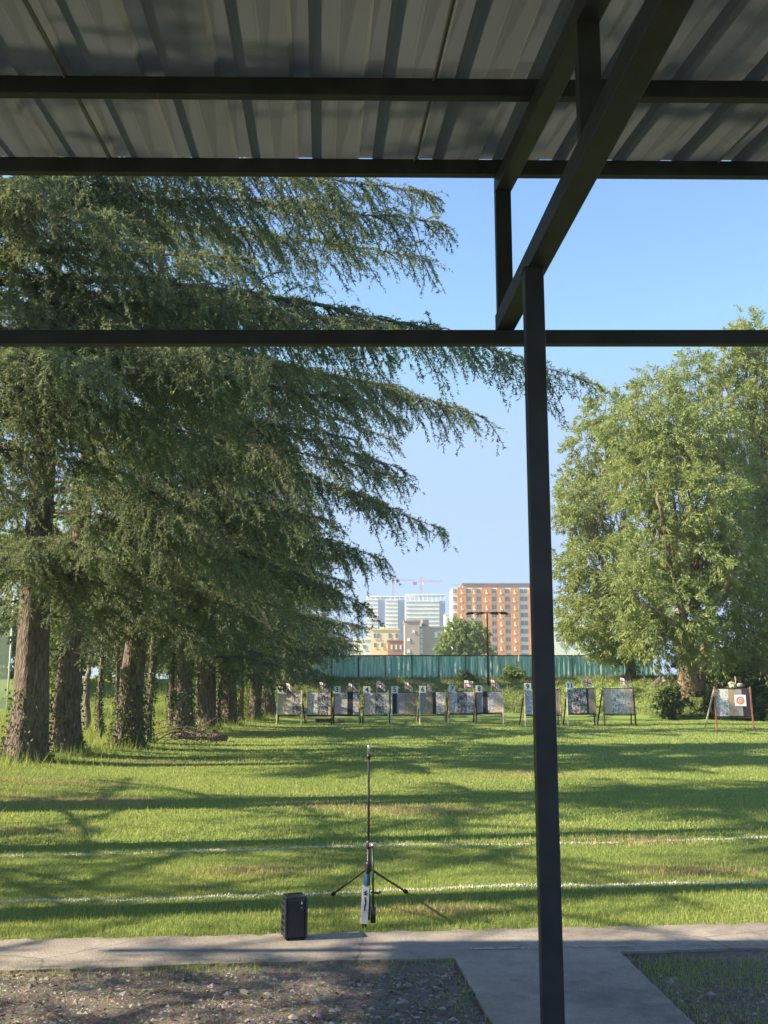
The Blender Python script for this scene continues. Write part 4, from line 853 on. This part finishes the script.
# ------------------------------------------------------------------ fence, lamp, boards on the bank
YFE = 61.0; x_l, x_r = at(252, 668, YFE).x, at(652, 668, YFE).x
fz0, fz1 = at(400, 680, YFE).z, at(400, 656, YFE).z
fn = empty('green_fence', ((x_l + x_r) / 2, YFE, 1.9), label='green windbreak net fence on dark posts along the top of the far bank', cat='fence')
sx0 = (x_l + x_r) / 2; npan = 15; pw = (x_r - x_l) / npan
for k in range(npan):
    xa = x_l + k * pw - sx0; V = []; Fc = []; nu, nv = 26, 6; r = random.Random(k)
    for j in range(nv + 1):
        for i in range(nu + 1):
            V.append((xa + pw * i / nu, .035 * math.sin(i * 1.35 + k) + r.uniform(-.02, .02) + .05 * math.sin(math.pi * j / nv), fz0 - 1.9 + (fz1 - fz0) * j / nv + (.02 * math.sin(i * .6 + k) if j == nv else 0)))
    for j in range(nv):
        for i in range(nu): b = j * (nu + 1) + i; Fc.append((b, b + 1, b + nu + 2, b + nu + 1))
    link('net_panel', np_mesh('net_panel', V, Fc, M['net2'] if k in (9, 10, 4) else M['net1'], True), fn)
for k in range(npan + 1):
    xa = x_l + k * pw - sx0; bm = bmesh.new(); bar(bm, (xa, -.07, -.3), (xa, -.07, fz1 - 1.9 + .06), .06, .06); from_bm('post', bm, M['whiteplastic'] if k in (10, 11) else M['fence_steel'], fn)
for z in (fz0 - 1.9 - .02, fz1 - 1.9 + .02):
    bm = bmesh.new(); bar(bm, (x_l - sx0, -.045, z), (x_r - sx0, -.045, z), .07, .07); from_bm('rail', bm, M['fence_steel'], fn)
c = at(487, 613, 58.6); zg = float(height(c.x, 58.6)); lm = empty('lamp_post', (c.x, 58.6, zg), label='dark lamp post with two double headed arms before the orange building', cat='street lamp')
H = c.z - zg
bm = bmesh.new(); tube(bm, [(0, 0, -.1), (0, 0, .4), (0, 0, H + .05)], [.075, .06, .042], 10); from_bm('pole', bm, M['lamp_steel'], lm)
for s in (-1, 1):
    bm = bmesh.new(); tube(bm, [(0, 0, H), (s * .5, 0, H + .05), (s * 1.1, 0, H - .02)], .03, 8); a_ = from_bm('arm', bm, M['lamp_steel'], lm)
    for dx in (.42, .98):
        bm = bmesh.new(); tube(bm, [(s * (dx - .25), 0, H - .01), (s * (dx - .12), 0, H + .0), (s * (dx + .12), 0, H - .02), (s * (dx + .25), 0, H - .07)], [.03, .085, .085, .03], 10); bmesh.ops.scale(bm, vec=(1, 1.3, 1), verts=bm.verts); from_bm('lamp_head', bm, M['lamp_steel'], a_, True)
c = at(661, 684, 52.0); bo_ = empty('board_pile', (c.x, 52.0, float(height(c.x, 52.0)) - .1), label='pale weathered boards leaning at the foot of the bank beside the shrub', cat='boards')
for k, (dx, an, l_) in enumerate(((-.28, .62, .95), (-.05, .55, 1.0), (.16, .75, .8), (.34, -.5, .7), (.0, 1.2, .9))):
    bm = bmesh.new(); bar(bm, (dx - math.sin(an) * l_ / 2, .05 * k, .1), (dx + math.sin(an) * l_ / 2, .12 + .05 * k, .1 + math.cos(an) * l_ * .6), .10, .025, up=Vector((0, 1, 0))); from_bm('board', bm, M['wood_pale'], bo_)
# pale net of the pitch on the far left
nf = empty('pitch_net', (-44.3, 55, 0), label='tall pale green ball net beyond the field behind the left trunks', cat='net')
V = []; Fc = []; nu, nv = 60, 6
for j in range(nv + 1):
    for i in range(nu + 1): V.append((24 * i / nu, .1 * math.sin(i * .7), .1 + 6.4 * j / nv))
for j in range(nv):
    for i in range(nu): b = j * (nu + 1) + i; Fc.append((b, b + 1, b + nu + 2, b + nu + 1))
link('net', np_mesh('net', V, Fc, M['net_pale'], True), nf)
for k in range(7):
    bm = bmesh.new(); tube(bm, [(k * 4, -.15, -.2), (k * 4, -.15, 6.7)], .05, 8); from_bm('net_post', bm, M['whiteplastic'], nf)

# ------------------------------------------------------------------ buildings
def bx(bm, x0, x1, y0, y1, z0, z1, mi=0): box(bm, ((x0 + x1) / 2, (y0 + y1) / 2, (z0 + z1) / 2), (abs(x1 - x0), abs(y1 - y0), abs(z1 - z0)), mi=mi)
def PX(px, Y): return (px - CX) / F * (Y * cp)
def PZ(py, Y): return at(CX, py, Y).z
# orange block
Y = 362.0; xc = PX(500, Y); ob = empty('apartment_block', (xc, Y, 0), label='orange brick apartment block with white window columns and flat penthouse', cat='building')
cols = [(453.5, 458.7, 0), (458.7, 467.3, 1), (467.3, 473, 0), (473, 477.8, 1), (477.8, 483, 0), (483, 493, 1), (493, 498.7, 0), (498.7, 506.5, 1), (506.5, 512.4, 0), (512.4, 520.8, 1), (520.8, 531.5, 0), (531.5, 540, 1)]
zt = PZ(587.5, Y); fh = 8.05 / 1000 * Y; nf_ = int(zt // fh)
bm = bmesh.new(); bx(bm, PX(453.7, Y) - xc, PX(540, Y) - xc, .9, 17, -1, zt); from_bm('wall', bm, M['b_white'], ob)
for x0, x1, kk in cols:
    a, b = PX(x0, Y) - xc, PX(x1, Y) - xc
    if kk:
        bm = bmesh.new(); bx(bm, a, b, -.25, .9, -1, zt - .02)
        for f in range(nf_):
            z = zt - (f + 1) * fh + .9; xm = a + (b - a) * (.42 if (f % 2) else .5); bx(bm, xm - .35, xm + .15, -.32, -.2, z, z + 1.15, 1); bx(bm, xm - .35, xm + .5, -.36, -.2, z - .45, z + .12, 1)
        from_bm('brick_pier', bm, [M['b_orange'], M['b_white']], ob)
    else:
        for f in range(nf_):
            z = zt - (f + 1) * fh + .95
            if z < 3: continue
            w = from_bm('window', (lambda q: (bx(q, a + .18 * (b - a), b - .18 * (b - a), .55, .95, z, z + 1.55), q)[1])(bmesh.new()), M['b_glass'], ob)
            q = bmesh.new(); m_ = (a + b) / 2; bx(q, m_ - .05, m_ + .05, .48, .6, z, z + 1.55); bx(q, a + .1 * (b - a), b - .1 * (b - a), .45, .95, z - .14, z - .02); from_bm('frame', q, M['b_white'], w)
bm = bmesh.new(); bx(bm, PX(465, Y) - xc, PX(540, Y) - xc, 2.5, 15, zt, PZ(583.5, Y)); ph = from_bm('penthouse', bm, M['b_slate'], ob)
bm = bmesh.new(); bx(bm, PX(463.5, Y) - xc, PX(540, Y) - xc, 1.6, 16, PZ(583.5, Y), PZ(582.5, Y)); from_bm('roof', bm, M['b_slate'], ob)
for k, (p0, p1) in enumerate(((471, 478), (501, 508), (513, 519.5), (482, 488), (524, 531))):
    bm = bmesh.new(); bx(bm, PX(p0, Y) - xc, PX(p1, Y) - xc, 2.35, 2.6, zt + .35, zt + 1.35); from_bm('window', bm, M['b_blue'], ph)
bm = bmesh.new()
for k in range(20): xx = PX(454, Y) - xc + k * 1.5; bx(bm, xx, xx + .08, 1, 1.08, zt, zt + 1.1)
bx(bm, PX(454, Y) - xc, PX(538, Y) - xc, 1, 1.08, zt + 1.0, zt + 1.1); from_bm('roof_railing', bm, M['b_slate'], ob)
# pale towers whose right faces have their shade painted in blue
def tower(Y, x0, x1, x2, top, crown, label, nfl, depth, slab=True, steps=None):
    xc = PX((x0 + x1) / 2, Y); o = empty('tower_block', (xc, Y, 0), label=label, cat='building', group='pale unfinished towers behind the cedars')
    a, b, c_ = PX(x0, Y) - xc, PX(x1, Y) - xc, PX(x2, Y) - xc; zt = PZ(top, Y)
    bm = bmesh.new(); bx(bm, a, b, 0, depth, -1, zt); from_bm('wall', bm, M['b_tower'], o)
    bm = bmesh.new(); bx(bm, b, c_, .6, depth - .5, -1, zt - .2); from_bm('shaded_side', bm, M['b_blue'], o)  # right face in shade, the shade put into its blue colour
    fh = 3.1; bm = bmesh.new(); bm2 = bmesh.new()
    for k in range(nfl):
        z = zt - k * fh; bx(bm, a - .2, b + .1, -.7, 0, z - .9, z); bx(bm2, a + .3, b - .3, -.06, .1, z - 2.5, z - 1.0)
    from_bm('balcony_band', bm, M['b_slab'], o); from_bm('glazing', bm2, M['b_pane'], o)
    bm = bmesh.new(); n = max(4, int((c_ - a) / 3.2))
    for k in range(n + 1): xx = a + (c_ - a) * k / n; bx(bm, xx - .35, xx + .35, 1.5, 2.5, zt, PZ(crown, Y))
    bx(bm, a, c_, 1.2, depth - 2, PZ(crown, Y), PZ(crown, Y) + .9); from_bm('roof_frame', bm, M['b_slab'], o)
    return o
tower(800, 366, 378, 385.2, 599, 597, 'pale tower with shade-blue side wall partly behind cedar twigs, leftmost', 18, 16)
tower(800, 385.4, 398, 404.8, 599.5, 597, 'narrow pale tower with the broadest shade-blue side wall', 18, 16)
tower(760, 406, 440, 446, 600.5, 595, 'wide pale tower under the right crane', 18, 18)
def crane(Y, x, ytop, jl, jr, yj, label):
    xc = PX(x, Y); o = empty('tower_crane', (xc, Y, 0), label=label, cat='crane', group='construction cranes'); zt = PZ(ytop, Y); zj = PZ(yj, Y)
    bm = bmesh.new()
    for sx in (-.7, .7):
        for sy in (-.7, .7): bar(bm, (sx, sy, 0), (sx, sy, zj), .28, .28)
    for k in range(int(zj / 3)): bar(bm, (-.7, -.7, k * 3), (.7, -.7, k * 3 + 3), .18, .18); bar(bm, (.7, .7, k * 3), (-.7, .7, k * 3 + 3), .18, .18)
    from_bm('mast', bm, M['crane'], o)
    a, b = PX(jl, Y) - xc, PX(jr, Y) - xc; bm = bmesh.new()
    for sy in (-.5, .5): bar(bm, (a, sy, zj), (b, sy, zj), .3, .3)
    bar(bm, (a * .3, 0, zj + 1.3), (b, 0, zj + 1.1), .3, .3)
    k = a
    while k < b: bar(bm, (k, -.5, zj), (k + 1.2, 0, zj + 1.2), .16, .16); k += 2.4
    from_bm('jib', bm, M['crane'], o)
    bm = bmesh.new(); bar(bm, (0, 0, zj), (0, 0, zt + .5), .7, .7); bar(bm, (0, 0, zt), (b * .7, 0, zj + 1), .14, .14); bar(bm, (0, 0, zt), (a * .9, 0, zj + 1), .14, .14); from_bm('apex', bm, M['crane'], o)
    bm = bmesh.new(); bx(bm, a if abs(a) < abs(b) else b - 3, (a + 3) if abs(a) < abs(b) else b, -1, 1, zj - 2.2, zj); from_bm('counterweight', bm, M['b_dkbrown'], o)
    bm = bmesh.new(); bx(bm, .8, 2.4, -.8, .8, zj - 2.4, zj - .3); from_bm('cab', bm, M['b_white'], o)
crane(830, 393.5, 578.5, 385, 415, 580.5, 'left construction crane behind the narrow pale tower')
crane(790, 421.5, 577.5, 413.5, 442.5, 582, 'right construction crane above the wide pale tower')
def block(Y, x0, x1, top, mat, label, cat='building', wins=(), steps=(), depth=14, roofm=None):
    xc = PX((x0 + x1) / 2, Y); o = empty('low_building', (xc, Y, 0), label=label, cat=cat); zt = PZ(top, Y)
    bm = bmesh.new(); bx(bm, PX(x0, Y) - xc, PX(x1, Y) - xc, 0, depth, -1, zt); from_bm('wall', bm, M[mat], o)
    bm = bmesh.new(); bx(bm, PX(x0, Y) - xc - .25, PX(x1, Y) - xc + .25, -.25, depth + .25, zt, zt + .35); from_bm('roof', bm, M[roofm or mat], o)
    for p0, p1, y0, mt in steps:
        bm = bmesh.new(); bx(bm, PX(p0, Y) - xc, PX(p1, Y) - xc, 1.2, depth - 2, zt + .35, PZ(y0, Y)); from_bm('roof_box', bm, M[mt], o)
    for p0, p1, y0, y1, mt in wins:
        bm = bmesh.new(); bx(bm, PX(p0, Y) - xc, PX(p1, Y) - xc, -.12, .2, PZ(y1, Y), PZ(y0, Y)); w = from_bm('window', bm, M[mt], o)
        bm = bmesh.new(); bx(bm, PX(p0, Y) - xc - .1, PX(p1, Y) - xc + .1, -.22, -.121, PZ(y1, Y) - .2, PZ(y1, Y)); from_bm('sill', bm, M['b_white'], w)
    return o
block(300, 371, 399, 630, 'b_cream', 'low yellow building with dark windows left of the brown blocks', wins=[(x, x + 2.6, 633.5, 638.5, 'b_glass') for x in (373.5, 377.2, 388.5, 395.5)] + [(x, x + 2.4, 643, 647.5, 'b_glass') for x in (374, 381, 388)], steps=[(379.5, 387.5, 626.8, 'b_cream')])
block(285, 388, 405, 641, 'b_rust', 'low rust coloured building just above the fence', wins=[(x, x + 1.6, 645, 648.5, 'b_white') for x in (391, 395.5, 400)])
block(260, 405, 420, 621.5, 'b_brown', 'plain grey brown block left of the white window strip', wins=[(407.5, 410, 638, 640.5, 'b_white'), (407.5, 410, 649.5, 652, 'b_white'), (413, 415, 630, 632, 'b_white')])
block(262, 420.2, 445, 627.5, 'b_brown', 'grey brown block with white window strip at its left edge', wins=[(420.4, 422.8, 628.5 + k * 5.2, 632.2 + k * 5.2, 'b_white') for k in range(5)] + [(435, 438, 632, 637, 'b_white'), (435, 437, 644, 646.5, 'b_white')], steps=[(423.5, 429.5, 619.5, 'b_dkbrown')])
block(520, 446, 454, 614.5, 'b_white', 'small white building in the gap left of the orange block', wins=[(448, 449.5, 618 + 5 * k, 620.5 + 5 * k, 'b_glass') for k in range(4)])
block(130, 552, 584, 627, 'b_white', 'white house behind the trees right of the shelter post', wins=[(557, 561, 634, 642, 'b_glass'), (567, 571, 634, 642, 'b_glass'), (576, 580, 634, 642, 'b_glass')], roofm='b_slab')
block(320, 350, 371.5, 640, 'b_white', 'low white building left of the yellow one among cedar twigs', wins=[(355, 358, 645, 649, 'b_glass'), (363, 366, 645, 649, 'b_glass')])

# ------------------------------------------------------------------ light
SUN_EL, SUN_AZ = R(33), R(10)     # height; how far behind the camera's left
w = bpy.data.worlds.new('World'); SC.world = w; w.use_nodes = True; nt = w.node_tree; nt.nodes.clear()
sky = nt.nodes.new('ShaderNodeTexSky'); sky.sky_type = 'NISHITA'; sky.sun_disc = False; sky.sun_elevation = SUN_EL
sdir = Vector((-math.cos(SUN_AZ) * math.cos(SUN_EL), -math.sin(SUN_AZ) * math.cos(SUN_EL), math.sin(SUN_EL)))   # towards the sun
sky.sun_rotation = math.atan2(sdir.x, sdir.y)
sky.air_density = 1.0; sky.dust_density = 0.1; sky.ozone_density = 3.0; sky.altitude = 800
bg = nt.nodes.new('ShaderNodeBackground'); bg.inputs[1].default_value = .15; wo = nt.nodes.new('ShaderNodeOutputWorld')
tint = nt.nodes.new('ShaderNodeMix'); tint.data_type = 'RGBA'; tint.blend_type = 'MULTIPLY'; tint.inputs[0].default_value = 1; tint.inputs[7].default_value = (.74, .79, .87, 1); cap = nt.nodes.new('ShaderNodeMix'); cap.data_type = 'RGBA'; cap.blend_type = 'DARKEN'; cap.inputs[0].default_value = 1; cap.inputs[7].default_value = (1.12, 1.66, 2.45, 1)
nt.links.new(sky.outputs[0], tint.inputs[6]); nt.links.new(tint.outputs[2], cap.inputs[6]); nt.links.new(cap.outputs[2], bg.inputs[0]); nt.links.new(bg.outputs[0], wo.inputs[0])
sl_ = bpy.data.lights.new('sun', 'SUN'); sl_.energy = 4.9; sl_.angle = R(.53); sl_.color = (1, .86, .64)
so = bpy.data.objects.new('sun', sl_); COL.objects.link(so); so.rotation_euler = (-sdir).to_track_quat('-Z', 'Y').to_euler()
SC.view_settings.view_transform = 'Standard'; SC.view_settings.look = 'None'; SC.view_settings.gamma = 1; SC.view_settings.exposure = 1.52
SC.cycles.max_bounces = 8; SC.cycles.diffuse_bounces = 4; SC.cycles.transmission_bounces = 4; SC.cycles.use_denoising = True

hz = bmesh.new(); box(hz, (0, 500, 31), (1500, 1160, 66))
hm, hnt, hout = newmat('haze_air'); hv = hnt.nodes.new('ShaderNodeVolumePrincipled'); hv.inputs['Density'].default_value = .0005; hv.inputs['Color'].default_value = (.85, .93, 1, 1); hv.inputs['Anisotropy'].default_value = .2
hnt.links.new(hv.outputs[0], hout.inputs[1])
from_bm('haze', hz, hm, kind='stuff')
